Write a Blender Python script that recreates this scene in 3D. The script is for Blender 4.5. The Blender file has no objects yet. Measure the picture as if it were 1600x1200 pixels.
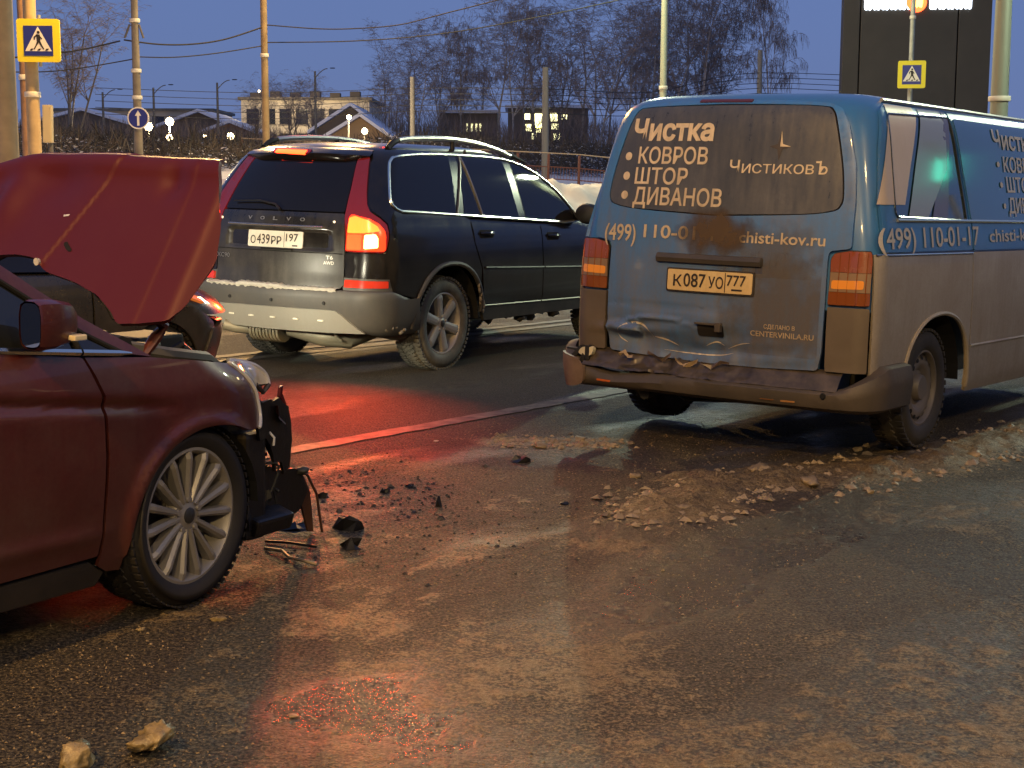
import bpy, bmesh, math, random
import numpy as np
from mathutils import Vector, Matrix

# ------------------------------------------------------------------ scene, camera, sky, exposure
SC = bpy.context.scene
COL = SC.collection
R = math.radians
random.seed(7)
cam_d = bpy.data.cameras.new('camera'); cam = bpy.data.objects.new('camera', cam_d); COL.objects.link(cam)
cam_d.sensor_width = 36.; cam_d.lens = 52.; cam_d.clip_start = .05; cam_d.clip_end = 3000.
PITCH = math.atan(315. / 2311.); ROLL = .025
cam.matrix_world = Matrix.Translation((0, 0, 1.5)) @ Matrix.Rotation(R(90) - PITCH, 4, 'X') @ Matrix.Rotation(ROLL, 4, 'Z')
SC.camera = cam

SKY_STRENGTH = .05
world = bpy.data.worlds.new('World'); SC.world = world; world.use_nodes = True
wn = world.node_tree.nodes; wl = world.node_tree.links
sky = wn.new('ShaderNodeTexSky'); sky.sky_type = 'NISHITA'; sky.sun_disc = False     # the last of the dusk glow, behind the photographer
sky.sun_elevation = R(1.); sky.sun_rotation = R(200); sky.altitude = 150; sky.air_density = 1.; sky.dust_density = .4; sky.ozone_density = 6.
dusk = wn.new('ShaderNodeMix'); dusk.data_type = 'RGBA'; dusk.blend_type = 'ADD'; dusk.inputs[0].default_value = 1.
dusk.inputs[7].default_value = (2.5, 3.6, 7.7, 1)                                   # even blue-hour sky
wl.new(sky.outputs[0], dusk.inputs[6]); wl.new(dusk.outputs[2], wn['Background'].inputs[0])
wn['Background'].inputs[1].default_value = SKY_STRENGTH

SC.view_settings.view_transform = 'Standard'; SC.view_settings.look = 'None'
SC.view_settings.exposure = 0.; SC.view_settings.gamma = 1.
try: SC.view_settings.use_curve_mapping = False
except Exception: pass
SC.cycles.use_denoising = True
SC.cycles.max_bounces = 6; SC.cycles.transparent_max_bounces = 8
SC.cycles.sample_clamp_indirect = 4.; SC.cycles.caustics_reflective = False; SC.cycles.caustics_refractive = False

# ------------------------------------------------------------------ helpers
MATS = {}
def nd(nt, t, **k):
    n = nt.nodes.new(t)
    for a, b in k.items(): setattr(n, a, b)
    return n
def mat(name, col, rough=.5, metal=0., coat=0., emis=None, estr=0., spec=.5, dirt=None, var=0., vscale=6., bump=0., bscale=40., alpha=1., rvar=0., trans=0.):
    """principled material; dirt=(colour, z_low, z_high, amount, streak) lays road grime over it by height and noise"""
    if name in MATS: return MATS[name]
    m = bpy.data.materials.new(name); m.use_nodes = True; nt = m.node_tree; L = nt.links
    b = nt.nodes['Principled BSDF']; I = b.inputs
    I['Base Color'].default_value = (*col, 1); I['Roughness'].default_value = rough; I['Metallic'].default_value = metal
    I['Coat Weight'].default_value = coat; I['Coat Roughness'].default_value = .06; I['Specular IOR Level'].default_value = spec
    I['Alpha'].default_value = alpha; I['Transmission Weight'].default_value = trans
    if emis: I['Emission Color'].default_value = (*emis, 1); I['Emission Strength'].default_value = estr
    tc = nd(nt, 'ShaderNodeTexCoord'); cs = None; rs = None
    def noise(scale, det=5., vec=None, rgh=.6):
        n = nd(nt, 'ShaderNodeTexNoise'); n.inputs['Scale'].default_value = scale; n.inputs['Detail'].default_value = det; n.inputs['Roughness'].default_value = rgh
        L.new(vec or tc.outputs['Object'], n.inputs['Vector']); return n.outputs['Fac']
    def mrange(v, a, b_, c, d):
        n = nd(nt, 'ShaderNodeMapRange'); L.new(v, n.inputs[0])
        for i, q in enumerate((a, b_, c, d)): n.inputs[i + 1].default_value = q
        return n.outputs[0]
    def mth(op, a, b_):
        n = nd(nt, 'ShaderNodeMath', operation=op)
        for i, q in enumerate((a, b_)):
            if isinstance(q, (int, float)): n.inputs[i].default_value = q
            else: L.new(q, n.inputs[i])
        return n.outputs[0]
    def mix(f, a, b_):
        n = nd(nt, 'ShaderNodeMix', data_type='RGBA'); L.new(f, n.inputs[0])
        for i, q in ((6, a), (7, b_)):
            if isinstance(q, tuple): n.inputs[i].default_value = (*q, 1)
            else: L.new(q, n.inputs[i])
        return n.outputs[2]
    if var:
        f = mrange(noise(vscale), .3, .7, 0., 1.)
        cs = mix(f, tuple(max(0, c * (1 - var)) for c in col), tuple(min(1, c * (1 + var)) for c in col))
    if rvar:
        rs = mrange(noise(vscale * 1.7), .3, .7, max(.02, rough - rvar), min(1, rough + rvar))
    if dirt:
        dc, zl, zh, am, st = dirt
        sx = nd(nt, 'ShaderNodeSeparateXYZ'); L.new(tc.outputs['Object'], sx.inputs[0])
        g = mrange(sx.outputs[2], zl, zh, 1., 0.)
        mp = nd(nt, 'ShaderNodeMapping'); mp.inputs['Scale'].default_value = (22, 22, 1.6); L.new(tc.outputs['Object'], mp.inputs[0])
        s1 = noise(1., 6., mp.outputs[0]); s2 = noise(3.2, 6.); s3 = noise(60., 3.)
        k = mth('ADD', mth('MULTIPLY', s1, st), mth('MULTIPLY', s2, 1. - st))
        k = mth('ADD', k, mth('MULTIPLY', mth('SUBTRACT', s3, .5), .25))
        f = mth('ADD', mth('MULTIPLY', g, 1.2), mth('MULTIPLY', mth('SUBTRACT', k, .5), 2.6))
        f = mrange(f, -.25, 1.15, 0., am)
        dcol = mix(mrange(s2, .3, .7, 0., 1.), tuple(c * .7 for c in dc), tuple(min(1, c * 1.25) for c in dc))
        cs = mix(f, cs if cs is not None else tuple(col), dcol)
        rs = mrange(f, 0., 1., rough, .62)
        if coat: L.new(mrange(f, 0., .8, coat, 0.), I['Coat Weight'])
        if metal: L.new(mrange(f, 0., .8, metal, 0.), I['Metallic'])
    if cs is not None: L.new(cs, I['Base Color'])
    if rs is not None: L.new(rs, I['Roughness'])
    if bump:
        bn = nd(nt, 'ShaderNodeBump'); bn.inputs['Strength'].default_value = bump; bn.inputs['Distance'].default_value = .01
        L.new(noise(bscale, 6.), bn.inputs['Height']); L.new(bn.outputs[0], I['Normal'])
    MATS[name] = m
    return m

def link(name, me, m=None, parent=None, smooth=False):
    o = bpy.data.objects.new(name, me); COL.objects.link(o)
    if m is not None and not me.materials: me.materials.append(m)
    if parent is not None: o.parent = parent
    if smooth: me.polygons.foreach_set('use_smooth', [True] * len(me.polygons))
    return o
def tag(o, label=None, cat=None, group=None, kind=None):
    if label: o['label'] = label
    if cat: o['category'] = cat
    if group: o['group'] = group
    if kind: o['kind'] = kind
    return o
def empty(name, loc, label, cat, rz=0., group=None, rot=None):
    o = bpy.data.objects.new(name, None); COL.objects.link(o); o.empty_display_size = .2
    o.location = loc; o.rotation_euler = rot or (0, 0, rz); return tag(o, label, cat, group)
def pyd(v, f):
    me = bpy.data.meshes.new('m'); me.from_pydata([tuple(p) for p in v], [], [tuple(q) for q in f]); me.update(); return me
class MB:
    """collects simple shapes into one mesh"""
    def __init__(s): s.v = []; s.f = []
    def add(s, v, f):
        n = len(s.v); s.v += [tuple(p) for p in v]; s.f += [tuple(i + n for i in q) for q in f]; return s
    def box(s, c, d, M=None):
        x, y, z = (q / 2 for q in d); P = [(-x,-y,-z),(x,-y,-z),(x,y,-z),(-x,y,-z),(-x,-y,z),(x,-y,z),(x,y,z),(-x,y,z)]
        if M is not None: P = [tuple(M @ Vector(p)) for p in P]
        return s.add([(p[0]+c[0], p[1]+c[1], p[2]+c[2]) for p in P], [(3,2,1,0),(4,5,6,7),(0,1,5,4),(1,2,6,5),(2,3,7,6),(3,0,4,7)])
    def tube(s, pts, rad, n=8, cap=True):
        pts = [Vector(p) for p in pts]; rs = rad if isinstance(rad, (list, tuple)) else [rad] * len(pts)
        V = []; F = []; up = None
        for i, p in enumerate(pts):
            t = (pts[min(i+1, len(pts)-1)] - pts[max(i-1, 0)]).normalized()
            if up is None: up = Vector((0,0,1)) if abs(t.z) < .9 else Vector((1,0,0))
            a = t.cross(up).normalized(); b = a.cross(t).normalized(); up = b
            for k in range(n):
                w = 2*math.pi*k/n; V.append(p + (a*math.cos(w) + b*math.sin(w)) * rs[i])
        for i in range(len(pts)-1):
            for k in range(n): F.append((i*n+k, i*n+(k+1)%n, (i+1)*n+(k+1)%n, (i+1)*n+k))
        if cap: F.append(tuple(range(n))[::-1]); F.append(tuple((len(pts)-1)*n+k for k in range(n)))
        return s.add(V, F)
    def lathe(s, prof, n=48, axis='Y', c=(0,0,0), close=False):
        V = []; F = []; m = len(prof)
        for k in range(n):
            w = 2*math.pi*k/n
            for r_, h in prof:
                a, b = r_*math.cos(w), r_*math.sin(w)
                V.append({'Y': (a, h, b), 'Z': (a, b, h), 'X': (h, a, b)}[axis])
        V = [(p[0]+c[0], p[1]+c[1], p[2]+c[2]) for p in V]
        for k in range(n):
            for j in range(m - (0 if close else 1)):
                j2 = (j+1) % m; F.append((k*m+j, k*m+j2, ((k+1)%n)*m+j2, ((k+1)%n)*m+j))
        return s.add(V, F)
    def mesh(s): return pyd(s.v, s.f)
    def obj(s, name, m, parent=None, smooth=False, bev=0., fix=True):
        me = s.mesh()
        if bev or fix:
            bm = bmesh.new(); bm.from_mesh(me)
            if fix: bmesh.ops.recalc_face_normals(bm, faces=bm.faces)
            if bev: bmesh.ops.bevel(bm, geom=list(bm.edges), offset=bev, segments=2, affect='EDGES', profile=.6)
            bm.to_mesh(me); bm.free()
        o = link(name, me, m, parent)
        if smooth:
            me.polygons.foreach_set('use_smooth', [True]*len(me.polygons))
            try: me.set_sharp_from_angle(angle=R(38))
            except Exception: pass
        return o
def catmull(pts, n=6, closed=False):
    P = [np.array(p, float) for p in pts]; out = []; m = len(P)
    for i in range(m if closed else m - 1):
        g = (lambda k: P[k % m]) if closed else (lambda k: P[min(max(k, 0), m - 1)])
        a, b, c, d = g(i-1), g(i), g(i+1), g(i+2)
        for k in range(n):
            t = k / n; out.append(tuple(.5*((2*b) + (-a+c)*t + (2*a-5*b+4*c-d)*t*t + (-a+3*b-3*c+d)*t**3)))
    if not closed: out.append(tuple(P[-1]))
    return out
def rounded(poly, r, n=5):
    """polygon with rounded corners; r a number or one per corner"""
    out = []; m = len(poly)
    for i in range(m):
        p = np.array(poly[i], float); a = np.array(poly[i-1], float) - p; b = np.array(poly[(i+1) % m], float) - p
        rr = r[i] if isinstance(r, (list, tuple)) else r
        la, lb = np.linalg.norm(a), np.linalg.norm(b); q = min(rr, la*.45, lb*.45)
        if q < 1e-4: out.append(tuple(p)); continue
        s0, s1 = p + a/la*q, p + b/lb*q
        for k in range(n + 1):
            t = k / n; out.append(tuple((1-t)**2*s0 + 2*t*(1-t)*p + t*t*s1))
    return out
def dense(poly, step, closed=True):
    out = []; m = len(poly)
    for i in range(m if closed else m - 1):
        a = np.array(poly[i], float); b = np.array(poly[(i+1) % m], float); k = max(1, int(np.linalg.norm(b-a)/step))
        for j in range(k): out.append(tuple(a + (b-a)*j/k))
    if not closed: out.append(tuple(poly[-1]))
    return out
def grid_fill(outline, holes, step):
    """flat triangulated region cut by a grid: returns points, faces, boundary edges"""
    bm = bmesh.new(); E = []
    for loop in [outline] + list(holes):
        vs = [bm.verts.new((p[0], p[1], 0)) for p in loop]
        for i in range(len(vs)): E.append(bm.edges.new((vs[i], vs[(i+1) % len(vs)])))
    bmesh.ops.triangle_fill(bm, use_beauty=True, use_dissolve=False, edges=E)
    cut_grid(bm, step)
    bm.verts.index_update()
    pts = [(v.co.x, v.co.y) for v in bm.verts]; fs = [[v.index for v in f.verts] for f in bm.faces]
    be = [(e.verts[0].index, e.verts[1].index) for e in bm.edges if e.is_boundary]
    bm.free(); return pts, fs, be
def cut_grid(bm, step):
    sx, sy = step if isinstance(step, (tuple, list)) else (step, step)
    for ax, st in ((0, sx), (1, sy)):
        lo = min(v.co[ax] for v in bm.verts); hi = max(v.co[ax] for v in bm.verts)
        c = math.floor(lo/st)*st + st
        while c < hi - 1e-5:
            co = [0,0,0]; no = [0,0,0]; co[ax] = c; no[ax] = 1
            bmesh.ops.bisect_plane(bm, geom=bm.verts[:]+bm.edges[:]+bm.faces[:], dist=1e-5, plane_co=co, plane_no=no)
            c += st
def skin(name, pts, fs, be, fm, m, parent, d, thick):
    """lay a flat mesh on a surface map fm(p, q, d), with exact normals and a turned-in rim"""
    e = 2e-3; V = []; N = []
    for p, q in pts:
        a = np.array(fm(p, q, d)); V.append(a)
        n = np.cross(np.array(fm(p+e, q, d)) - np.array(fm(p-e, q, d)), np.array(fm(p, q+e, d)) - np.array(fm(p, q-e, d)))
        o = np.array(fm(p, q, d + .02)) - a
        l = np.linalg.norm(n); n = n/l if l > 1e-12 else o/np.linalg.norm(o)
        if n @ o < 0: n = -n
        N.append(n)
    F = []
    for f in fs:
        a, b, c = V[f[0]], V[f[1]], V[f[2]]; g = np.zeros(3)
        for i in range(1, len(f)-1): g += np.cross(V[f[i]]-a, V[f[i+1]]-a)
        F.append(list(f) if g @ N[f[0]] >= 0 else list(f)[::-1])
    if thick and be:
        C = {}
        for f in fs:
            k = len(f); cen = sum(V[i] for i in f)/k
            for i in range(k): C[frozenset((f[i], f[(i+1) % k]))] = cen
        for i, j in be:
            a, b = V[i], V[j]; t = b - a; out = np.cross(t, N[i]); l = np.linalg.norm(out)
            if l < 1e-9: continue
            out /= l; cen = C.get(frozenset((i, j)), a)
            if out @ (cen - a) > 0: out = -out
            k = len(V); q = [a, b, b - N[j]*thick, a - N[i]*thick]
            V += q; N += [out]*4
            g = np.cross(q[1]-q[0], q[2]-q[0]); F.append([k, k+1, k+2, k+3] if g @ out > 0 else [k+3, k+2, k+1, k])
    me = pyd(V, F); me.polygons.foreach_set('use_smooth', [True]*len(me.polygons))
    me.normals_split_custom_set_from_vertices([tuple(n) for n in N])
    return link(name, me, m, parent)
def panel(name, outline, fm, m, parent, d=0., thick=.012, step=.06, holes=()):
    pts, fs, be = grid_fill(outline, holes, step)
    return skin(name, pts, fs, be, fm, m, parent, d, thick)
def text_mesh(s, bold=.0, shear=0., spacing=1.):
    cu = bpy.data.curves.new('txt', 'FONT'); cu.body = s; cu.offset = bold; cu.shear = shear; cu.space_character = spacing; cu.resolution_u = 3
    o = bpy.data.objects.new('txt', cu); COL.objects.link(o)
    dg = bpy.context.evaluated_depsgraph_get(); me = bpy.data.meshes.new_from_object(o.evaluated_get(dg))
    bpy.data.objects.remove(o); bpy.data.curves.remove(cu); return me
def lettering(s, box, fm, m, parent, d=.003, bold=.02, step=.05, shear=0., spacing=1., name='lettering', thick=0.):
    """text laid on a surface: box = (left, right, baseline, top) in the surface's own coordinates"""
    me = text_mesh(s, 0., shear, spacing); bm = bmesh.new(); bm.from_mesh(me)
    bmesh.ops.remove_doubles(bm, verts=bm.verts, dist=1e-5)
    if bold:                                    # embolden: push the outline outwards
        mv = {}
        for e in bm.edges:
            if e.is_boundary:
                a, b = e.verts; c = e.link_faces[0].calc_center_median(); n = Vector((b.co.y-a.co.y, a.co.x-b.co.x, 0))
                if n.length < 1e-9: continue
                n.normalize()
                if n.dot(c - a.co) > 0: n = -n
                for v in (a, b): mv[v] = mv.get(v, Vector((0,0,0))) + n
        for v, n in mv.items():
            if n.length > .2: v.co += n.normalized()*min(1.4, 1/max(.5, n.length/2))*bold*1.1
    xs = [v.co.x for v in bm.verts]; x0, x1 = min(xs), max(xs)
    cap = .72; l, r_, b, t = box
    for v in bm.verts: v.co = Vector((l + (v.co.x-x0)/(x1-x0)*(r_-l), b + v.co.y/cap*(t-b), 0))
    bmesh.ops.remove_doubles(bm, verts=bm.verts, dist=1e-5)
    cut_grid(bm, step); bm.verts.index_update()
    pts = [(v.co.x, v.co.y) for v in bm.verts]; fs = [[v.index for v in f.verts] for f in bm.faces]
    be = [(e.verts[0].index, e.verts[1].index) for e in bm.edges if e.is_boundary]; bm.free()
    return skin(name, pts, fs, be, fm, m, parent, d, thick)
def flat_map(o, ux, uy):
    o, ux, uy = (np.array(q, float) for q in (o, ux, uy)); n = np.cross(ux, uy); n /= np.linalg.norm(n)
    return lambda p, q, d=0.: o + ux*p + uy*q + n*d
def vnoise(x, y, seed=0):
    """smooth value noise on arrays"""
    xi = np.floor(x).astype(np.int64); yi = np.floor(y).astype(np.int64); xf = x - xi; yf = y - yi
    def h(a, b):
        q = (a*374761393 + b*668265263 + seed*974711) & 0xffffffff
        q = ((q ^ (q >> 13))*1274126177) & 0xffffffff
        return ((q ^ (q >> 16)) & 0xffff)/65535.
    u = xf*xf*(3-2*xf); v = yf*yf*(3-2*yf)
    return (h(xi,yi)*(1-u)+h(xi+1,yi)*u)*(1-v) + (h(xi,yi+1)*(1-u)+h(xi+1,yi+1)*u)*v
def fbm(x, y, oct=5, seed=0, gain=.5):
    a = 0.; s = 1.; t = 0.
    for i in range(oct): a = a + vnoise(x*2**i + 17.3*i, y*2**i - 9.1*i, seed+i)*s; t += s; s *= gain
    return a/t
def lerp_tab(tab, z):
    """smooth (monotone cubic Hermite) interpolation of a [(z, v), ...] table"""
    n = len(tab)
    if z <= tab[0][0]: return tab[0][1]
    if z >= tab[-1][0]: return tab[-1][1]
    for i in range(n - 1):
        if z <= tab[i + 1][0]: break
    def sl(k): return (tab[k + 1][1] - tab[k][1]) / (tab[k + 1][0] - tab[k][0])
    def tg(k):
        if k == 0: return sl(0)
        if k == n - 1: return sl(n - 2)
        a, b = sl(k - 1), sl(k)
        return 0.0 if a * b <= 0 else 2 * a * b / (a + b)
    h = tab[i + 1][0] - tab[i][0]; t = (z - tab[i][0]) / h
    a, b, m0, m1 = tab[i][1], tab[i + 1][1], tg(i) * h, tg(i + 1) * h
    return (2*t**3 - 3*t*t + 1)*a + (t**3 - 2*t*t + t)*m0 + (-2*t**3 + 3*t*t)*b + (t**3 - t*t)*m1

class Shell:
    """vehicle skin: every height z is a rounded outline; u runs round it from the end's middle (+u = right side).
    sgn=+1: the end at XR is the rear, the side runs forward; sgn=-1: the end is the front, the side runs backward"""
    def __init__(s, W, XR, r, bulge=.04, sgn=1, side_curve=.004, mid=1.3, extra=None):
        s.W, s.XR, s.r, s.bulge, s.sgn, s.sc, s.mid, s.extra = W, XR, r, bulge, sgn, side_curve, mid, extra
    def par(s, z):
        W = lerp_tab(s.W, z); X = lerp_tab(s.XR, z) * s.sgn; r = min(lerp_tab(s.r, z), W * .95)
        return W, X, r
    def off(s, z):
        W, X, r = s.par(z); return (W - r) + math.pi * r / 2 - (X + s.bulge) - r
    def at(s, u, z, d=0.):
        W, X, r = s.par(z); sg = 1. if u >= 0 else -1.; a = abs(u); L1 = W - r
        if a < L1: x = X + s.bulge * (a / L1) ** 2; y = a; nx, ny = -1., 0.
        elif a < L1 + math.pi * r / 2:
            f = (a - L1) / r; x = X + s.bulge + r - r * math.cos(f); y = L1 + r * math.sin(f); nx, ny = -math.cos(f), math.sin(f)
        else:
            x = X + s.bulge + r + (a - L1 - math.pi * r / 2); y = W - s.sc * (x - s.mid) ** 2 * (1 if x < s.mid else .6) + s.sc * (X + s.bulge + r - s.mid) ** 2; nx, ny = 0., 1.
        p = [s.sgn * (x + nx * d), -sg * (y + ny * d), z]
        if s.extra: p = s.extra(p, u)
        return p
    def ux(s, x, z): return x * s.sgn + s.off(z)
    def side(s, x, z, d=0.): return s.at(s.ux(x, z), z, d)
VAN_HD, VAN_Z = 36.5, .04
VAN_W = [(.2,.90),(.35,.935),(.6,.948),(.9,.952),(1.12,.948),(1.3,.925),(1.6,.872),(1.8,.835),(1.88,.81),(1.95,.75),(1.99,.63),(2.01,.3)]
VAN_X = [(.2,-.93),(.5,-.95),(.9,-.94),(1.15,-.925),(1.3,-.91),(1.6,-.865),(1.85,-.82),(1.92,-.79),(1.98,-.68),(2.01,-.3)]
VAN_R = [(.2,.13),(.9,.13),(1.3,.14),(1.6,.15),(1.9,.19),(2.01,.25)]
van_shell = Shell(VAN_W, VAN_X, VAN_R, .05)
SUV_HD = 31.
SUV_W = [(.2,.86),(.4,.90),(.6,.93),(.85,.94),(1.05,.935),(1.2,.90),(1.25,.885),(1.45,.815),(1.62,.745),(1.70,.70),(1.755,.62),(1.785,.48),(1.795,.2)]
SUV_X = [(.2,-.93),(.45,-1.0),(.62,-1.03),(.8,-1.01),(1.0,-1.0),(1.2,-.97),(1.3,-.92),(1.5,-.80),(1.65,-.70),(1.70,-.65),(1.745,-.56),(1.785,-.2),(1.795,.2)]
SUV_R = [(.2,.22),(.6,.24),(1.0,.22),(1.2,.2),(1.5,.17),(1.795,.2)]
suv_shell = Shell(SUV_W, SUV_X, SUV_R, .07)
RED_HD = 31.
RED_W = [(.15,.84),(.25,.875),(.4,.895),(.6,.905),(.75,.905),(.85,.885),(.93,.855),(1.0,.825),(1.2,.735),(1.38,.63),(1.44,.52),(1.47,.2)]
RED_X = [(.15,.60),(.3,.66),(.5,.70),(.7,.66),(.85,.50),(.93,.30),(1.0,.0),(1.2,-.35),(1.4,-.8),(1.47,-1.2)]
RED_R = [(.15,.40),(.7,.42),(.85,.4),(.93,.3),(1.47,.2)]
red_shell = Shell(RED_W, RED_X, RED_R, .10, sgn=-1, side_curve=.012, mid=.9)
# ------------------------------------------------------------------ wheels
def tyre_mesh(Rt, rim, w, blocks=60, grip=.006):
    mb = MB(); mid = (rim + Rt)/2
    mb.lathe([(rim-.004,.016),(rim+.008,.002),(rim+.03,-.004),(mid+.01,-.008),(Rt-.04,-.002),(Rt-.018,.012),(Rt-.006,.03),(Rt,.055),(Rt,w-.055),(Rt-.006,w-.03),(Rt-.018,w-.012),(mid,w+.008),(rim,w-.012)], 72)
    rows = [(.024, .045), (.085, .04), (w/2, .04), (w-.085, .04), (w-.024, .045)]
    for j, (y, ww) in enumerate(rows):
        for k in range(blocks):
            a = 2*math.pi*(k + .5*(j % 2))/blocks; edge = j in (0, 4); rr = Rt - (.008 if edge else 0) + grip/2
            M = Matrix.Rotation(-a, 3, 'Y') @ Matrix.Rotation((.5 if j % 2 else -.35) * (0 if edge else 1), 3, 'X')
            mb.box((rr*math.cos(a), y, rr*math.sin(a)), (grip*2, ww, 2*math.pi*Rt/blocks*.62), M)
    me = mb.mesh(); me.polygons.foreach_set('use_smooth', [len(p.vertices) == 4 and i < 72*12 for i, p in enumerate(me.polygons)]); return me
WMESH = {}
def wheel(parent, loc, Rt, rim, w, style, steer=0., left=False, spin=0., rubber=None, metal=None):
    key = (style, Rt)
    if key not in WMESH:
        b = MB().lathe([(rim,.014),(rim-.012,.012),(rim-.02,.02),(rim-.026,.05),(rim-.045,.11),(rim-.045,w-.02),(rim-.01,w-.01)], 72)
        dsc = MB().lathe([(.0,.075),(.075,.075),(.08,.10),(rim*.72,.10),(rim*.72,.125),(.0,.125)], 40)
        WMESH[key] = dict(tyre=tyre_mesh(Rt, rim, w, 46 if style == 'steel' else 62, .010 if style == 'six' else .007 if style == 'steel' else .003), barrel=b.mesh(), disc=dsc.mesh())
        S = WMESH[key]
        if style == 'steel':
            S['face'] = MB().lathe([(rim-.012,.02),(rim-.022,.045),(rim-.04,.05),(rim*.78,.03),(rim*.66,.024),(rim*.56,.034),(rim*.45,.052),(rim*.36,.05),(rim*.33,.02),(rim*.30,.012),(0,.010)], 64).mesh()
            h = MB()
            for k in range(16):
                a = 2*math.pi*k/16; rr = rim*.79
                ring = [(rr + .012*math.cos(t), .026 - .0 + .012*math.cos(t)*.4, .018*math.sin(t)) for t in [2*math.pi*i/10 for i in range(10)]]
                M = Matrix.Rotation(-a, 3, 'Y'); h.add([tuple(M @ Vector(p)) for p in ring], [tuple(range(10))])
            S['vents'] = h.mesh()
        else:
            n = 6 if style == 'six' else 15
            r0, r1 = (.045, rim-.012) if style == 'six' else (.05, rim-.010)
            w0, w1 = (.036, .040) if style == 'six' else (.012, .017)
            V = []
            for r_, hw, dy in ((r0, w0, .028), ((r0+r1)/2, (w0+w1)/2, .022), (r1-.03, w1, .016), (r1, w1*1.05, .022)):
                top = .002 if style == 'six' else .007
                for t, yy in ((-1, dy+.035), (-.92, dy+.004), (-.35, dy-top), (.35, dy-top), (.92, dy+.004), (1, dy+.035)): V.append((r_, yy, hw*t))
            F = []
            for i in range(3):
                for k in range(5): F.append((i*6+k, i*6+k+1, (i+1)*6+k+1, (i+1)*6+k))
                F.append((i*6+5, i*6, (i+1)*6, (i+1)*6+5))
            F += [(5,4,3,2,1,0), (18,19,20,21,22,23)]
            bmx = bmesh.new(); me = pyd(V, F); bmx.from_mesh(me); bmesh.ops.recalc_face_normals(bmx, faces=bmx.faces); bmx.to_mesh(me); bmx.free(); S['spoke'] = me; S['n'] = n
            hub = MB().lathe([(0,.022),(.03,.022),(.036,.026),(.07,.030),(.078,.045),(.078,.07)], 40)
            for k in range(5):
                a = 2*math.pi*(k+.25)/5; hub.lathe([(0,.016),(.010,.016),(.013,.022),(.013,.04)], 10, c=(.057*math.cos(a), .004, .057*math.sin(a)))
            S['hub'] = hub.mesh()
            S['cap'] = MB().lathe([(0,.014),(.022,.015),(.028,.019),(.029,.03)], 28).mesh()
        for q in S.values():
            if hasattr(q, 'polygons'): pass
    S = WMESH[key]
    rz = math.pi if left else 0.
    o = link('wheel', S['disc'], mat('brake_disc', (.16,.14,.12), .5, .8), parent); o.location = loc; o.rotation_euler = (0, 0, rz + steer)
    def sub(nm, k, m, rot=0.):
        c = link(nm, S[k], None, o); c.rotation_euler = (0, rot, 0)
        if not S[k].materials: S[k].materials.append(m)
        return c
    sub('tyre', 'tyre', rubber)
    sub('rim', 'barrel', metal)
    if style == 'steel':
        sub('wheel_disc', 'face', metal); sub('vent_ring', 'vents', mat('hole_black', (.004,.004,.004), .9))
    else:
        sub('hub', 'hub', metal); sub('centre_cap', 'cap', mat('cap_dark', (.03,.03,.03), .35))
        for k in range(S['n']): sub('spoke', 'spoke', metal, spin + 2*math.pi*k/S['n'])
    for k in ('barrel', 'face', 'hub', 'cap', 'disc'):
        if k in S: S[k].polygons.foreach_set('use_smooth', [True]*len(S[k].polygons)); S[k].set_sharp_from_angle(angle=R(40))
    return o
# ------------------------------------------------------------------ the blue van
M_rubber = mat('tyre_rubber', (.018,.017,.016), .8, dirt=((.10,.085,.065), -.4, .1, .35, .1))
M_black = mat('black_plastic', (.012,.012,.012), .6)
M_gap = mat('shut_line_black', (.004,.004,.004), .9)
GRIME = (.115,.095,.078)
M_wrap = mat('blue_vinyl_wrap', (.035,.16,.40), .32, coat=.35, dirt=((.12,.105,.09), -.4, 1.1, .38, .3))
M_wrap_rear = mat('blue_tailgate_grimy', (.045,.20,.52), .40, coat=.25, dirt=((.125,.113,.10), .3, 1.9, .80, .5), bump=.12, bscale=9.)
M_rearglass = mat('grimy_rear_window', (.055,.063,.08), .24, dirt=((.125,.125,.13), -1., 2.6, .84, .85))
M_side_low = mat('dirty_beige_body', (.36,.33,.28), .38, coat=.3, dirt=((.16,.13,.095), .0, 1.25, .9, .25))
M_vbump = mat('grimy_bumper_plastic', (.045,.040,.035), .55, dirt=((.078,.060,.043), -.2, 1.2, .8, .2), bump=.2, bscale=30.)
M_letter = mat('cream_vinyl_letter', (.78,.64,.44), .5, dirt=((.20,.15,.10), .45, 1.75, .85, .55))
M_letter_side = mat('pale_vinyl_letter', (.50,.48,.44), .45, dirt=((.2,.17,.13), .3, 1.5, .5, .4))
M_ltplate = mat('van_plate_paint', (.78,.60,.30), .5, dirt=((.40,.24,.08), .2, 1.5, .75, .5))
M_ink = mat('plate_ink', (.03,.02,.015), .6)
M_glass_side = mat('tinted_side_glass', (.012,.035,.04), .04, spec=.9, coat=.6)

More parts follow.
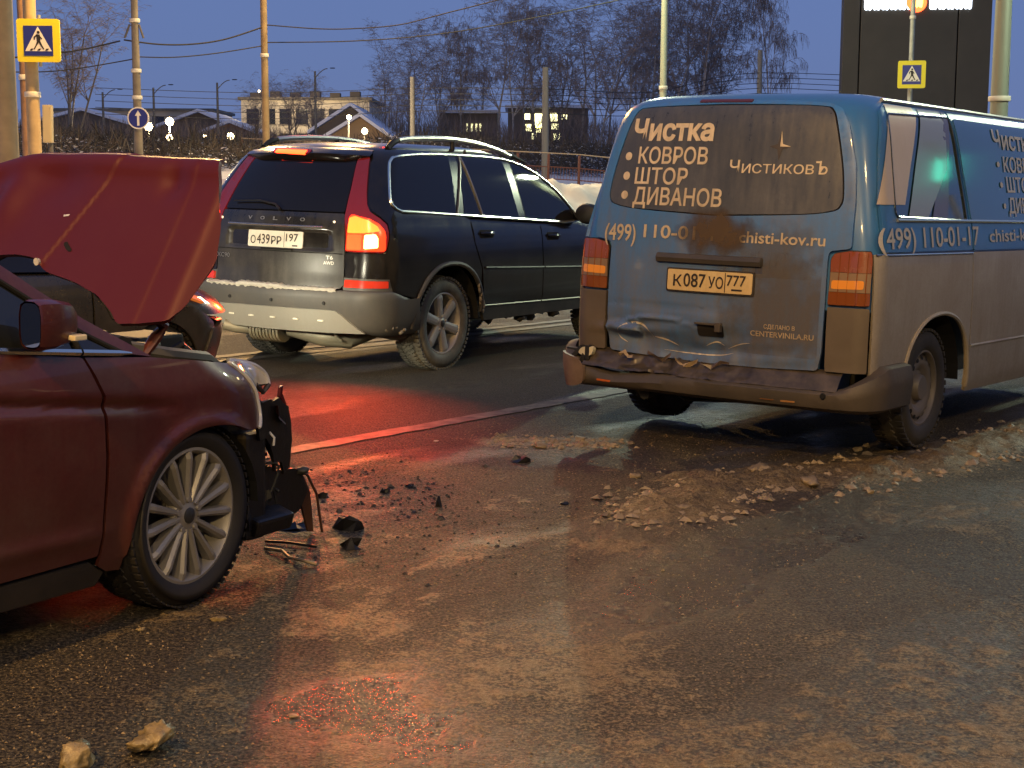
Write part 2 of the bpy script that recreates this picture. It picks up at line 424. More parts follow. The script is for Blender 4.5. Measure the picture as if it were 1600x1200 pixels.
h_ = R(VAN_HD); van = empty('cleaning_van', (1.6444, 9.0057, 0.), 'grimy blue and beige cleaning company van with crumpled tailgate and dented rear bumper', 'van', R(90) - h_)
VZ = VAN_Z
def vdent(p, u):
    """crash damage of the tailgate's foot: pushed in along the bottom, buckled above the bumper on the left"""
    x, y, z = p
    if x > -.6 or z > .98 or z < .42: return p
    s = -u
    a = math.exp(-((s - .50)/.17)**2 - ((z - .60)/.075)**2); b = math.exp(-((s - .12)/.22)**2 - ((z - .55)/.06)**2)
    c = math.exp(-((s + .12)/.16)**2 - ((z - .60)/.10)**2); g = math.exp(-((s + .02)/.12)**2 - ((z - .72)/.05)**2)
    w = math.sin(23*s + 31*z + 1.3)*math.sin(41*z - 17*s); low = max(0., min(1., (.72 - z)/.22)); mid = math.exp(-(s/.55)**2)
    x += .055*a*(1 - 1.9*math.exp(-((z - .64)/.03)**2)*(1 if s > .45 else .3)) + .045*b + .03*c - .012*g + .010*w*low*mid + .035*low*low*math.exp(-((s-.25)/.5)**2)
    x -= .022*math.exp(-((z - (.655 + .06*math.sin(5*s)))/.014)**2)*math.exp(-((s-.42)/.25)**2)
    x += .012*(abs(math.sin(13*s+2)*math.cos(19*z*1.3+4*s))-.5)*low*math.exp(-((s-.2)/.55)**2)
    x += .010*math.exp(-((z-.78)/.012)**2)*math.exp(-((s-.3)/.35)**2)
    return [x, y, z]
VS = Shell(VAN_W, VAN_X, VAN_R, .05, extra=vdent)
def vu(u, z, d=0.): p = VS.at(u, z, d); return (p[0], p[1], p[2] + VZ)
def vx(x, z, d=0.): p = van_shell.side(x, z, d); return (p[0], p[1], p[2] + VZ)
def vxl(x, z, d=0.): p = van_shell.side(x, z, d); return (p[0], -p[1], p[2] + VZ)
def loft_core(name, W, X, XF, rr, bulge, m, parent, z0=0., inset=.014, lowcut=.82, lowin=.30, zs=None, sgn=1, nose=.25):
    """closed inner body of a vehicle: rings of the skin, drawn in below the wheel arches"""
    sh = Shell(W, X, rr, bulge); zs = zs or [max(q[0], .3) for q in W if q[0] >= .3 or W.index(q) == 0]; rings = []
    zl = []
    for a, b in zip(zs, zs[1:]): zl += [a + (b-a)*k/3 for k in range(3)]
    zl.append(zs[-1])
    if lowcut > zl[0]: zl = [z for z in zl if abs(z-lowcut) > .02] + [lowcut-.004, lowcut+.004]; zl.sort()
    for z in zl:
        w, x, r = sh.par(z); xf = lerp_tab(XF, z); x += .12 if z < lowcut else 0.; ins = inset + (lowin if z < lowcut else 0.); w2 = max(w - ins, .05); r2 = min(r, w2*.9); x2 = x + bulge + inset
        P = [(x + inset + bulge*(k/4)**2, (w2-r2)*k/4) for k in range(4)]
        P += [(x2 + r2 - r2*math.cos(t), w2 - r2 + r2*math.sin(t)) for t in [math.pi/2*k/6 for k in range(7)]]
        fr = min(nose, w2*.8); xa = xf - fr
        P += [(x2 + r2 + (xa - x2 - r2)*k/8, w2) for k in range(1, 8)]
        P += [(xa + fr*math.sin(t), w2 - (w2*.45)*(1 - math.cos(t))) for t in [math.pi/2*k/6 for k in range(7)]] + [(xf + .03, w2*.25), (xf + .04, 0)]
        ring = [(q[0], -q[1], z + z0) for q in P] + [(q[0], q[1], z + z0) for q in P[-2:0:-1]]
        rings.append(ring)
    n = len(rings[0]); V = [p for r_ in rings for p in r_]; F = []
    for i in range(len(rings)-1):
        for k in range(n): F.append((i*n+k, i*n+(k+1) % n, (i+1)*n+(k+1) % n, (i+1)*n+k))
    F += [tuple(range(n))[::-1], tuple((len(rings)-1)*n+k for k in range(n))]
    me = pyd(V, F); o = link(name, me, m, parent, True)
    try: me.set_sharp_from_angle(angle=R(50))
    except Exception: pass
    return o
VAN_F = [(.2,3.78),(.5,3.90),(.9,3.88),(1.05,3.75),(1.2,3.3),(1.5,2.9),(1.85,2.35),(1.95,2.0),(2.01,1.2)]
loft_core('body', VAN_W, VAN_X, VAN_F, VAN_R, .05, M_wrap, van, VZ, inset=.016)
# tailgate with its window, shut lines left open round it
tg_r = [(.0,1.945),(.35,1.942),(.58,1.925),(.66,1.895),(.715,1.80),(.775,1.60),(.80,1.40),(.805,1.165),(.79,1.155),(.69,1.14),(.682,1.10),(.685,.85),(.682,.60),(.665,.50)]
win_r = rounded([(0,1.915),(.40,1.912),(.60,1.895),(.70,1.47),(.705,1.40),(.60,1.345),(0,1.312)], [0,.1,.06,.02,.06,.1,0], 6)
win_r = [(0,1.915)] + catmull([(.0,1.915),(.35,1.912),(.54,1.905),(.605,1.885),(.645,1.80),(.70,1.60),(.725,1.45),(.72,1.385),(.675,1.352),(.50,1.33),(0,1.312)], 5)[1:-1] + [(0,1.312)]
def mirror_loop(h): return list(h) + [(-a, b) for a, b in h[::-1] if abs(a) > 1e-6]
tgo = mirror_loop(tg_r + [(.35,.487),(0,.48)]); win = mirror_loop(win_r)
def grow(loop, s):
    c = np.mean(np.array(loop), axis=0); return [tuple(c + (np.array(p)-c)*(1+s/np.linalg.norm(np.array(p)-c))) for p in loop]
tg = panel('tailgate', dense(rounded(tgo, .02, 3), .05), vu, M_wrap_rear, van, d=.004, thick=.02, step=(.045,.02), holes=[grow(win, .009)])
panel('window', dense(win, .06), vu, M_rearglass, tg, d=.006, thick=.02, step=.06)
panel('window_seal', dense(grow(win, .008), .06), vu, M_gap, tg, d=-.004, thick=.01, step=.06, holes=[dense(grow(win, -.02), .06)])
# high brake lamp slot, plate bar, plate, latch
panel('high_brake_lamp', rounded([(-.20,1.952),(.135,1.95),(.135,1.934),(-.20,1.936)], .006), vu, mat('dull_red_lens', (.10,.02,.012), .3), van, d=.012, thick=.02, step=.05)
bar = MB()
for k, (dz, dx) in enumerate([(1.085,.0),(1.08,.03),(1.05,.042),(1.035,.03),(1.03,.0)]): pass
def plate_bar():
    V = []; F = []; prof = [(1.088,-.004),(1.084,.022),(1.062,.034),(1.038,.026),(1.030,-.004)]
    us = [-.352,-.345,-.2,0,.2,.312,.32]
    for i, u in enumerate(us):
        e = .35 if i in (0, len(us)-1) else 1.
        for z, d in prof: V.append(vu(u, 1.06 + (z-1.06)*(.7 if e < 1 else 1), d*e))
    n = len(prof)
    for i in range(len(us)-1):
        for k in range(n-1): F.append((i*n+k, i*n+k+1, (i+1)*n+k+1, (i+1)*n+k))
    F += [tuple(range(n)), tuple((len(us)-1)*n+k for k in range(n))[::-1]]
    mb = MB(); mb.add(V, F); return mb.obj('plate_bar', M_vbump, van, True)
plate_bar()
pl = panel('licence_plate', rounded([(-.262,.998),(.272,.998),(.272,.882),(-.262,.882)], .012), vu, M_ltplate, van, d=.020, thick=.012, step=.1)
panel('plate_frame', rounded([(-.272,1.007),(.282,1.007),(.282,.873),(-.272,.873)], .014), vu, mat('plate_frame_black', (.03,.022,.016), .6), pl, d=.015, thick=.018, step=.1)
for s, bx in (('К', (-.222,-.165,.905,.968)), ('087', (-.155,-.012,.905,.982)), ('УО', (.004,.098,.905,.968)), ('777', (.118,.235,.925,.985))):
    lettering(s, bx, vu, M_ink, pl, d=.0225, bold=.012, step=.1)
panel('plate_divider', [(.106,.995),(.111,.995),(.111,.885),(.106,.885)], vu, M_ink, pl, d=.0222, thick=0, step=.1)
panel('region_mark', [(.15,.907),(.215,.907),(.215,.897),(.15,.897)], vu, M_ink, pl, d=.0222, thick=0, step=.1)
panel('latch_recess', rounded([(-.055,.70),(.10,.70),(.10,.632),(-.055,.632)], .012), vu, mat('latch_black', (.012,.010,.008), .7), van, d=.010, thick=.01, step=.03)
lt = MB(); p0 = vu(.085,.69,.03); lt.box(p0, (.03,.035,.05)); p0 = vu(.02,.705,.02); lt.box(p0, (.02,.17,.012)); lt.obj('latch', M_vbump, van, bev=.004)
# lettering of the tailgate
for s, bx, b in (('Чистка', (-.612,-.062,1.722,1.838), .034), ('КОВРОВ', (-.553,-.083,1.588,1.680), .014), ('ШТОР', (-.560,-.199,1.472,1.562), .014), ('ДИВАНОВ', (-.556,.036,1.354,1.450), .014)):
    lettering(s, bx, vu, M_letter, tg, d=.009, bold=b)
for z in (1.628, 1.515, 1.405):
    panel('bullet', [(-.625 + .024*math.cos(t) + (1.628-z)*.02, z + .024*math.sin(t)) for t in [2*math.pi*k/18 for k in range(18)]], vu, M_letter, tg, d=.009, thick=0, step=.05)
lettering('Ч', (.062,.122,1.543,1.612), vu, M_letter, tg, d=.009, bold=.008)
lettering('ИСТИКОВ', (.138,.555,1.543,1.592), vu, M_letter, tg, d=.009, bold=.008)
lettering('Ь', (.583,.630,1.543,1.612), vu, M_letter, tg, d=.009, bold=.008); panel('letter_bar', [(.562,1.612),(.584,1.612),(.584,1.602),(.562,1.602)], vu, M_letter, tg, d=.009, thick=0, step=.05)
M_star_d = mat('star_dark_vinyl', (.06,.05,.045), .5)
st = [(math.sin(math.pi/4*k)*(.062 if k % 2 == 0 else .020), math.cos(math.pi/4*k)*((.085 if k == 0 else .075) if k % 2 == 0 else .020)) for k in range(8)]
for k in range(8):
    a, b = st[k], st[(k+1) % 8]; tri = [(.348,1.688), (.348+a[0],1.688+a[1]), (.348+b[0],1.688+b[1])]
    panel('star_facet', tri, vu, M_letter if k in (0,1) else M_star_d, tg, d=.009, thick=0, step=.05)
for s, bx in (('(499)', (-.735,-.51,1.143,1.240)), ('110-01-17', (-.455,.107,1.168,1.243))):
    lettering(s, bx, vu, M_letter, tg, d=.0095, bold=.012)
lettering('chisti-kov.ru', (.167,.664,1.165,1.228), vu, M_letter, tg, d=.0095, bold=.012)
lettering('СДЕЛАНО В', (.35,.53,.705,.728), vu, M_letter, tg, d=.0095, bold=.01, step=.03)
lettering('CENTERVINILA.RU', (.27,.639,.66,.690), vu, M_letter, tg, d=.0095, bold=.012, step=.03)
def patch_material(name, col, c, rad, str_):
    m = bpy.data.materials.new(name); m.use_nodes = True; nt = m.node_tree; L = nt.links; b = nt.nodes['Principled BSDF']; b.inputs['Base Color'].default_value = (*col, 1); b.inputs['Roughness'].default_value = .65
    tc = nd(nt, 'ShaderNodeTexCoord'); mp = nd(nt, 'ShaderNodeMapping'); mp.vector_type = 'TEXTURE'; mp.inputs['Location'].default_value = c; mp.inputs['Scale'].default_value = rad; L.new(tc.outputs['Object'], mp.inputs[0])
    ln = nd(nt, 'ShaderNodeVectorMath', operation='LENGTH'); L.new(mp.outputs[0], ln.inputs[0]); n = nd(nt, 'ShaderNodeTexNoise'); n.inputs['Scale'].default_value = 9.; n.inputs['Detail'].default_value = 6.; L.new(tc.outputs['Object'], n.inputs[0])
    ad = nd(nt, 'ShaderNodeMath', operation='MULTIPLY_ADD'); L.new(n.outputs['Fac'], ad.inputs[0]); ad.inputs[1].default_value = 1.5; L.new(ln.outputs['Value'], ad.inputs[2])
    mr_ = nd(nt, 'ShaderNodeMapRange'); L.new(ad.outputs[0], mr_.inputs[0])
    for i, q in enumerate((1.1, 1.75, str_, 0.)): mr_.inputs[i+1].default_value = q
    L.new(mr_.outputs[0], b.inputs['Alpha']); return m
for nm, col, c, rad, st, bx in (('brown_smear', (.085,.05,.02), (-.93,-.02,1.22), (1.,.27,.14), .85, (-.34,.30,1.06,1.40)), ('brown_smear', (.13,.10,.07), (-.93,-.45,.80), (1.,.42,.36), .55, (-.05,.66,.56,1.12)), ('brown_smear', (.14,.12,.10), (-.93,-.30,1.10), (1.,.40,.22), .45, (-.1,.66,.98,1.30))):
    panel(nm, dense([(bx[0],bx[2]),(bx[1],bx[2]),(bx[1],bx[3]),(bx[0],bx[3])], .06), vu, patch_material('smear_%.2f' % c[1], col, (c[0], c[1], c[2]+VZ), rad, st), tg, d=.011 if rad[1] < .4 else .0075, thick=0, step=.04)
M_arc = mat('pale_arc_strip', (.50,.44,.36), .45, var=.3, vscale=40.)  # pale colour of the thin arcs along the dented tailgate foot
for pts, w in (([(-.60,.615),(-.55,.655),(-.47,.668),(-.40,.640),(-.365,.585)], .013), ([(-.36,.60),(-.28,.585),(-.20,.560)], .010), ([(-.62,.60),(-.60,.57),(-.55,.55)], .007), ([(-.02,.575),(.05,.60),(.10,.585)], .008), ([(-.30,.53),(-.12,.52),(.06,.525),(.16,.55)], .007), ([(.12,.57),(.20,.60),(.27,.615)], .006)):
    cl = catmull(pts, 5); up_ = [(a, b + w*math.sin(math.pi*(i+.3)/(len(cl)-.4))) for i, (a, b) in enumerate(cl)]
    panel('pale_arc', cl + up_[::-1], vu, M_arc, tg, d=.0068, thick=0, step=.03)
# lamps and corner panels
L_red = mat('red_amber_lens', (.30,.06,.014), .12, spec=.7, coat=.5, dirt=((.16,.09,.05), .6, 1.4, .5, .5))
L_tan = mat('clear_lens_dirty', (.30,.19,.10), .2, coat=.4, dirt=((.16,.10,.06), .6, 1.6, .6, .4))
L_amb = mat('amber_lens', (.75,.26,.03), .15, coat=.5, emis=(1.,.36,.06), estr=.10)
L_dkr = mat('dark_amber_lens', (.22,.06,.012), .15, coat=.5)
for sg in (1, -1):
    f = (lambda u, z, d=0., sg=sg: vu(sg*u, z, d))
    lo = [(.697,.853),(.70,1.0),(.697,1.10),(.715,1.132),(.80,1.15),(.915,1.148),(.925,1.10),(.925,.95),(.925,.855)]
    lamp = panel('tail_light', rounded(lo, .012, 3), f, M_black, van, d=-.002, thick=.02, step=.03)
    def band(z0, z1, m):
        pts = [(u, z) for u, z in rounded(grow(lo, -.006), .012, 3)]
        bmx = bmesh.new(); vs = [bmx.verts.new((a, b, 0)) for a, b in pts]; bmx.faces.new(vs)
        bmesh.ops.bisect_plane(bmx, geom=bmx.verts[:]+bmx.edges[:]+bmx.faces[:], plane_co=(0,z0,0), plane_no=(0,-1,0), clear_outer=True)
        bmesh.ops.bisect_plane(bmx, geom=bmx.verts[:]+bmx.edges[:]+bmx.faces[:], plane_co=(0,z1,0), plane_no=(0,1,0), clear_outer=True)
        lp = [(v.co.x, v.co.y) for v in (bmx.faces[:] or [None])[0].verts] if len(bmx.faces[:]) else None; bmx.free()
        if lp: panel('lens', lp, f, m, lamp, d=.006, thick=.012, step=.03)
    band(1.032, 1.2, L_red); band(.928, 1.030, L_tan); band(.80, .926, L_dkr)
    panel('indicator_bulb', dense(rounded([(.715,.942),(.885,.946),(.885,.992),(.715,.988)], .012, 3), .03), f, L_amb, lamp, d=.0085, thick=.002, step=.03)
    for uu in (.752,.80,.848,.895): MB().tube([f(uu, zz, .0062) for zz in np.linspace(.862,1.135,10)], .0028, 5).obj('lens_rib', L_dkr, lamp)
    panel('corner_panel', rounded([(.700,.845),(.925,.845),(.93,.50),(.705,.50)], .012), f, mat('brown_corner_plastic', (.10,.078,.055), .5, dirt=((.13,.10,.07), 0., 1.2, .7, .4)), van, d=.004, thick=.02, step=.04)
# right side: quarter panel with wheel arch, window strip, sliding door
arch = [(.575,.30),(.56,.40),(.52,.52),(.45,.63),(.33,.72),(.18,.765),(.03,.775),(-.13,.755),(-.27,.695),(-.37,.61),(-.42,.52),(-.435,.47)]
archs = catmull(arch, 4)
low = [(-.842,1.13),(.505,1.118),(.52,1.0),(.545,.6),(.565,.31)] + archs[1:] + [(-.50,.45),(-.84,.45),(-.845,.84)]
panel('quarter_panel', dense(low, .07), vx, M_side_low, van, d=.004, thick=.02, step=.06)
def archlip(f, off, nm, m, rad=.012):
    MB().tube([f(a, b, off) for a, b in archs], rad, 6).obj(nm, m, van, True)
archlip(vx, .004, 'arch_lip', M_side_low, .013)
dr = [(.517,1.117),(2.05,1.10),(2.06,.25),(.59,.27),(.572,.40),(.555,.62),(.53,1.0)]
door = panel('sliding_door', dense(rounded(dr, .015, 3), .08), vx, M_side_low, van, d=.004, thick=.02, step=.06)
crs = [(x, .56 - .012*x) for x in np.linspace(.57, 2.05, 14)]
MB().tube([vx(a, b, .002) for a, b in crs], .010, 6).obj('body_crease', M_side_low, door, True)
rail = MB(); rail.tube([vx(x, 1.128 - .012*(x+.83), .008) for x in np.linspace(-.83, .50, 12)], .006, 6); rail.obj('slide_rail', mat('dull_chrome', (.6,.6,.58), .25, 1.), van, True)
blu = [(-.775,1.142),(.502,1.13),(.505,1.29),(.46,1.29),(.36,1.925),(-.50,1.935),(-.60,1.90),(-.685,1.70),(-.765,1.40)]
sw = rounded([(-.612,1.327),(.425,1.302),(.345,1.895),(-.555,1.875)], [.05,.02,.02,.04], 6)
up = panel('upper_side_panel', dense(rounded(blu, .015, 3), .07), vx, M_wrap, van, d=.004, thick=.02, step=.06, holes=[dense(grow(sw, .006), .07)])
gl = panel('side_window', dense(sw, .07), vx, M_glass_side, van, d=.003, thick=.01, step=.06)
MB().tube([vx(a, b, .006) for a, b in dense(sw, .05) + [sw[0]]], .007, 6).obj('window_trim', mat('trim_dark_chrome', (.25,.27,.25), .2, 1.), van, True)
MB().tube([vx(x, 1.31 - .010*(x+.6)*1.0, .010) for x in np.linspace(-.60, 1.95, 16)], .011, 6).obj('belt_moulding', mat('chrome_moulding', (.62,.62,.50), .2, .9), van, True)
blud = [(.53,1.128),(2.05,1.112),(2.05,1.275),(2.05,1.935),(.395,1.928),(.485,1.29),(.525,1.288)]
sd = panel('sliding_door_upper', dense(rounded(blud, .012, 3), .08), vx, M_wrap, van, d=.004, thick=.02, step=.06)
sw2 = rounded([(.50,1.30),(1.98,1.272),(1.93,1.89),(.41,1.895)], .04, 5)
g2 = panel('sliding_window', dense(sw2, .08), vx, mat('wrapped_door_glass', (.03,.10,.16), .10, spec=.8, coat=.6), van, d=.009, thick=.008, step=.06)
M_s1 = mat('cream_stripe_vinyl', (.56,.47,.37), .35, coat=.2, dirt=((.3,.24,.18), .5, 2., .4, .4)); M_s2 = mat('grey_stripe_vinyl', (.24,.28,.28), .2, coat=.3)
panel('cream_stripe', dense([(-.79,1.392),(-.47,1.392),(-.15,1.885),(-.14,1.93),(-.52,1.93),(-.545,1.875)], .06), vx, M_s1, van, d=.0085, thick=0, step=.06)
panel('grey_stripe', dense([(-.44,1.318),(-.17,1.316),(.20,1.60),(.265,1.93),(-.07,1.93),(-.09,1.885)], .06), vx, M_s2, van, d=.0085, thick=0, step=.06)
panel('brown_stripe', dense([(-.10,1.318),(.13,1.313),(.33,1.885),(.34,1.93),(.285,1.93)], .06), vx, mat('brown_stripe_vinyl', (.10,.075,.05), .15, coat=.4), van, d=.0083, thick=0, step=.06)
lettering('(499) 110-01-17', (-.815,.61,1.160,1.272), vx, M_letter_side, van, d=.0095, bold=.012, step=.06)
lettering('chisti-kov.ru', (.79,1.95,1.172,1.250), vx, M_letter_side, van, d=.0095, bold=.012, step=.06)
for s, bx in (('Чистка', (1.02,1.80,1.742,1.858)), ('• КОВРОВ', (1.04,1.90,1.602,1.695)), ('• ШТОР', (1.06,1.72,1.476,1.569)), ('• ДИВАНОВ', (1.08,2.0,1.345,1.44))):
    lettering(s, bx, vx, M_letter_side, van, d=.0145, bold=.014, step=.06)
MB().tube([vx(x, 1.955, .0) for x in np.linspace(-.45, 2.05, 14)], .012, 6).obj('roof_gutter', mat('gutter_pale', (.55,.52,.42), .25, .6), van, True)
# left side, plain
dl = [(-.78,1.15),(2.05,1.13),(2.0,1.93),(-.55,1.93)]
panel('left_upper_panel', dense(dl, .1), vxl, M_wrap, van, d=.004, thick=.02, step=.1)
panel('left_quarter_panel', dense([(-.842,1.13),(2.05,1.11),(2.06,.25),(.60,.27)] + archs[1:] + [(-.50,.45),(-.84,.45)], .1), vxl, M_side_low, van, d=.004, thick=.02, step=.1)
for sg, f in ((1, vx), (-1, vxl)):
    panel('front_door_panel', dense(rounded([(2.08,1.09),(3.1,1.07),(3.05,.5),(2.62,.5),(2.48,.42),(2.40,.25),(2.08,.25)], .02), .1), f, M_side_low, van, d=.004, thick=.02, step=.08)
    panel('front_fender', dense([(3.12,1.06),(3.6,.95),(3.7,.45),(3.42,.45),(3.3,.62),(3.05,.70),(3.10,.9)], .1), f, M_side_low, van, d=.004, thick=.02, step=.08)
    panel('cab_window', dense(rounded([(2.10,1.27),(2.95,1.24),(2.42,1.86),(2.10,1.88)], .04), .1), f, M_glass_side, van, d=.004, thick=.01, step=.08)
# bumper: one swept profile round the tail, left end torn loose and its top pushed in
def bumper():
    us = list(np.linspace(-1.30, 1.32, 64)); prof = [(0.,.0),(0.,.020),(-.010,.060),(-.026,.078),(-.065,.080),(-.100,.070),(-.122,.035),(-.122,-.05)]
    V = []; F = []; n = len(prof)
    for u in us:
        a = abs(u); top = .425 + .128*min(1, max(0, (a-.80)/.22)); fall = .0
        if u < 0: fall = .010*min(1., max(0., (-u-.35)/.5)); top -= .012*math.sin(9*u)*math.exp(-((u+.35)/.3)**2) + .02*math.exp(-((u+.62)/.12)**2)
        for k, (dz, d) in enumerate(prof):
            z = (top + dz*(1 if k < 4 else 1) + (0 if k < 3 else -(top-.425)*(.35 if k < 5 else 1.))) - fall
            dd = d - (.028*math.exp(-((u+.45)/.30)**2) if k in (1,2,3) and u < .2 else 0) + (.03*max(0, (-u-.72)/.3) if u < -.72 else 0)
            p = van_shell.at(u, max(.26, min(z, .7)), dd); V.append((p[0], p[1], z + VZ - .018))
    for i in range(len(us)-1):
        for k in range(n-1): F.append((i*n+k, (i+1)*n+k, (i+1)*n+k+1, i*n+k+1))
    mb = MB(); mb.add(V, F); o = mb.obj('rear_bumper', M_vbump, van, True); return o
bp = bumper()
for u0, u1, z0, z1, c in ((-.70,-.60,.318,.330,(.5,.12,.03)), (.50,.58,.324,.333,(.35,.17,.06)), (.38,.46,.326,.332,(.15,.07,.03))):
    panel('reflector', rounded([(u0,z1),(u1,z1),(u1,z0),(u0,z0)], .004), lambda u, z, d=0.: vu(u, z, d), mat('reflector_%d' % int(100*c[1]), c, .2, coat=.5), bp, d=.082, thick=.01, step=.05)
MB().lathe([(0,.0),(.014,.0),(.017,.006),(.017,.012)], 14, 'X', c=tuple(np.array(vu(.735,.375,.088)))).obj('tow_cap', M_gap, bp)
# torn plastic and bent metal above the bumper on the left, end cap hanging loose
def ledge():
    us = np.linspace(-.82,.80,110); V = []; F = []; n = 9
    for u in us:
        dm = math.exp(-((u+.25)/.45)**2); fold = float(fbm(np.array([u*9.]), np.array([2.]), 4, 5)[0])-.5
        for j in range(n):
            t = j/(n-1); w = float(fbm(np.array([u*16.]), np.array([t*3.+7]), 3, 8)[0])-.5
            V.append(vu(u, .40 + .105*t + .03*fold*dm*(1-t*.5) + .02*w*dm, .062*(1-t)**.7 - .03*t + .05*w*dm))
    for i in range(len(us)-1):
        for j in range(n-1): F.append((i*n+j, i*n+j+1, (i+1)*n+j+1, (i+1)*n+j))
    return MB().add(V, F).obj('crushed_bumper_ledge', mat('crushed_ledge', (.055,.042,.03), .45, var=.6, vscale=12., coat=.2), van, True)
ledge()
rs = random.Random(3)
for k in range(4):
    u = -.55 + k*.17 + rs.uniform(-.03,.03); a = np.array(vu(u, .475 + rs.uniform(-.02,.02), .05)); L_ = rs.uniform(.05,.17); V = []
    for i in range(4):
        for j in range(2): V.append(tuple(a + np.array((rs.uniform(-.015,.015), -L_*i/3, .02*math.sin(2*i+k) + (.012+.008*rs.random())*j + rs.uniform(-.006,.006)))))
    MB().add(V, [(2*i, 2*i+2, 2*i+3, 2*i+1) for i in range(3)]).obj('torn_bumper_skin', mat('torn_skin_%d' % (k % 2), ((.34,.25,.14), (.10,.07,.05))[k % 2], .4, var=.4, vscale=20.), van, fix=False)
ec = MB()
for k in range(5):
    a = np.array(vu(-.80 - .035*k, .47 - .05*(k % 2), .03)); ec.box(a, (.05,.03,.09), Matrix.Rotation(.4*k, 3, 'X'))
ec.obj('bumper_bracket', M_black, van, bev=.006)
panel('bumper_end_cap', catmull([(-.80,.42),(-.95,.46),(-1.05,.40),(-1.05,.30),(-.92,.26),(-.80,.29)], 5, True), vu, mat('scuffed_end_cap', (.16,.11,.08), .5, var=.4), van, d=.105, thick=.02, step=.04)
panel('snow_stuck_on_bracket', catmull([(-.76,.50),(-.83,.50),(-.85,.46),(-.78,.455)], 4, True), vu, mat('dirty_yellow_snow', (.60,.55,.38), .6), van, d=.05, thick=.03, step=.03)
# underbody and wheels
ub = MB(); ub.box((1.3,0,.40+VZ), (4.2,1.2,.16)); ub.tube([(0,-.7,.34+VZ),(0,.7,.34+VZ)], .05, 8); ub.box((-.45,.1,.34), (.5,.5,.12)); ub.tube([(-.9,.42,.30),(-.3,.42,.34),(.5,.35,.36)], .035, 8)
ub.tube([(-.85,-.35,.33),(-.80,.2,.28),(-.75,.3,.31)], .012, 6); ub.tube([(-.55,-.45,.36),(-.5,-.3,.27),(-.45,-.1,.33)], .014, 6); ub.obj('underbody', M_black, van)
for sg in (1, -1):
    ln = MB(); n = 14
    pts = [(.44*math.cos(math.pi*k/n)+.05, .35+.44*math.sin(math.pi*k/n)+VZ) for k in range(n+1)]
    V = [(a, -sg*.93, b) for a, b in pts] + [(a, -sg*.62, b) for a, b in pts]; ln.add(V, [(k, k+1, n+2+k, n+1+k) for k in range(n)] + [tuple(range(n+1, 2*n+2))]); ln.obj('arch_liner', M_gap, van, fix=False)
M_steel = mat('dirty_steel_rim', (.14,.13,.115), .5, .5, dirt=((.13,.10,.075), -.5, .6, .7, .2))
for x in (0., 3.0):
    wheel(van, (x, -.915, .343 + VZ*(1 if x == 0 else 0)), .343, .222, .20, 'steel', rubber=M_rubber, metal=M_steel)
    wheel(van, (x, .915, .343 + VZ*(1 if x == 0 else 0)), .343, .222, .20, 'steel', left=True, rubber=M_rubber, metal=M_steel)
def mirror_cap(parent, loc, m, s=1.):
    mb = MB(); mb.lathe([(0,0),(.07,.01),(.10,.05),(.10,.12),(.05,.15),(0,.15)], 14, 'X'); o = mb.obj('wing_mirror', m, parent, True); o.location = loc; o.scale = (s,1.1*s,1.2*s); return o
mirror_cap(van, (2.75,-1.05,1.32), M_black); mirror_cap(van, (2.75,1.05,1.32), M_black)
# ------------------------------------------------------------------ the black SUV with its tail lights on
M_paint = mat('black_car_paint', (.006,.005,.0045), .16, coat=.5, spec=.4, dirt=((.07,.06,.045), -.6, .9, .35, .3))
M_paint2 = mat('black_paint_lower', (.012,.011,.010), .26, coat=.7, dirt=((.10,.09,.07), .1, 1.15, .55, .4))
M_sglass = mat('dark_car_glass', (.008,.007,.006), .03, spec=.45)
M_chrome = mat('window_chrome', (.75,.74,.66), .16, 1.)
M_sbump = mat('grey_bumper_plastic', (.070,.072,.072), .5, dirt=((.14,.12,.09), -.1, .8, .5, .3))
M_skid = mat('silver_skid_plate', (.34,.34,.30), .45, .3, dirt=((.24,.21,.15), -.1, .7, .5, .3))
M_alloy_suv = mat('grey_alloy', (.42,.40,.37), .38, .6, dirt=((.14,.12,.10), -.6, .5, .5, .2))
M_stud = mat('slushy_tyre', (.022,.021,.02), .75, dirt=((.22,.21,.17), -.7, .5, .6, .1))
suv = empty('dark_suv', (-1.324, 12.241, 0.), 'black estate SUV with lit red brake lights waiting in the next lane', 'car', R(90) - R(SUV_HD))
def sgate(p, u):
    x, y, z = p
    if x < -.55 and abs(u) < .66 and z < 1.23:
        if .955 < z < 1.105 and abs(u) < .52: x += .028*min(1, (z-.955)/.02)*min(1, (1.105-z)/.03)*min(1, (.52-abs(u))/.05)
    return [x, y, z]
SS = Shell(SUV_W, SUV_X, SUV_R, .07, extra=sgate)
su = SS.at; sx = suv_shell.side
def sxl(x, z, d=0.): p = suv_shell.side(x, z, d); return (p[0], -p[1], p[2])
SUV_F = [(.2,3.55),(.5,3.75),(.85,3.72),(1.0,3.55),(1.10,2.95),(1.2,2.45),(1.45,1.95),(1.65,1.5),(1.72,1.3),(1.785,1.0),(1.795,.8)]
loft_core('body', SUV_W, SUV_X, SUV_F, SUV_R, .07, M_paint, suv, 0., inset=.012, lowcut=.86, lowin=.30)
gate = panel('tailgate', dense(rounded(mirror_loop([(0,1.238),(.595,1.236),(.618,1.10),(.626,.96),(.628,.70),(.60,.675),(0,.668)]), .015, 3), .04), su, M_paint2, suv, d=.006, thick=.02, step=(.05,.02))
MB().tube([su(u, .936, .0075) for u in np.linspace(-.62,.62,22)], .0035, 5).obj('split_line', M_gap, gate)
panel('rear_window', dense(rounded(mirror_loop([(0,1.68),(.30,1.68),(.49,1.67),(.52,1.60),(.56,1.42),(.588,1.246),(0,1.25)]), .02, 3), .05), su, M_sglass, suv, d=.006, thick=.012, step=.05)
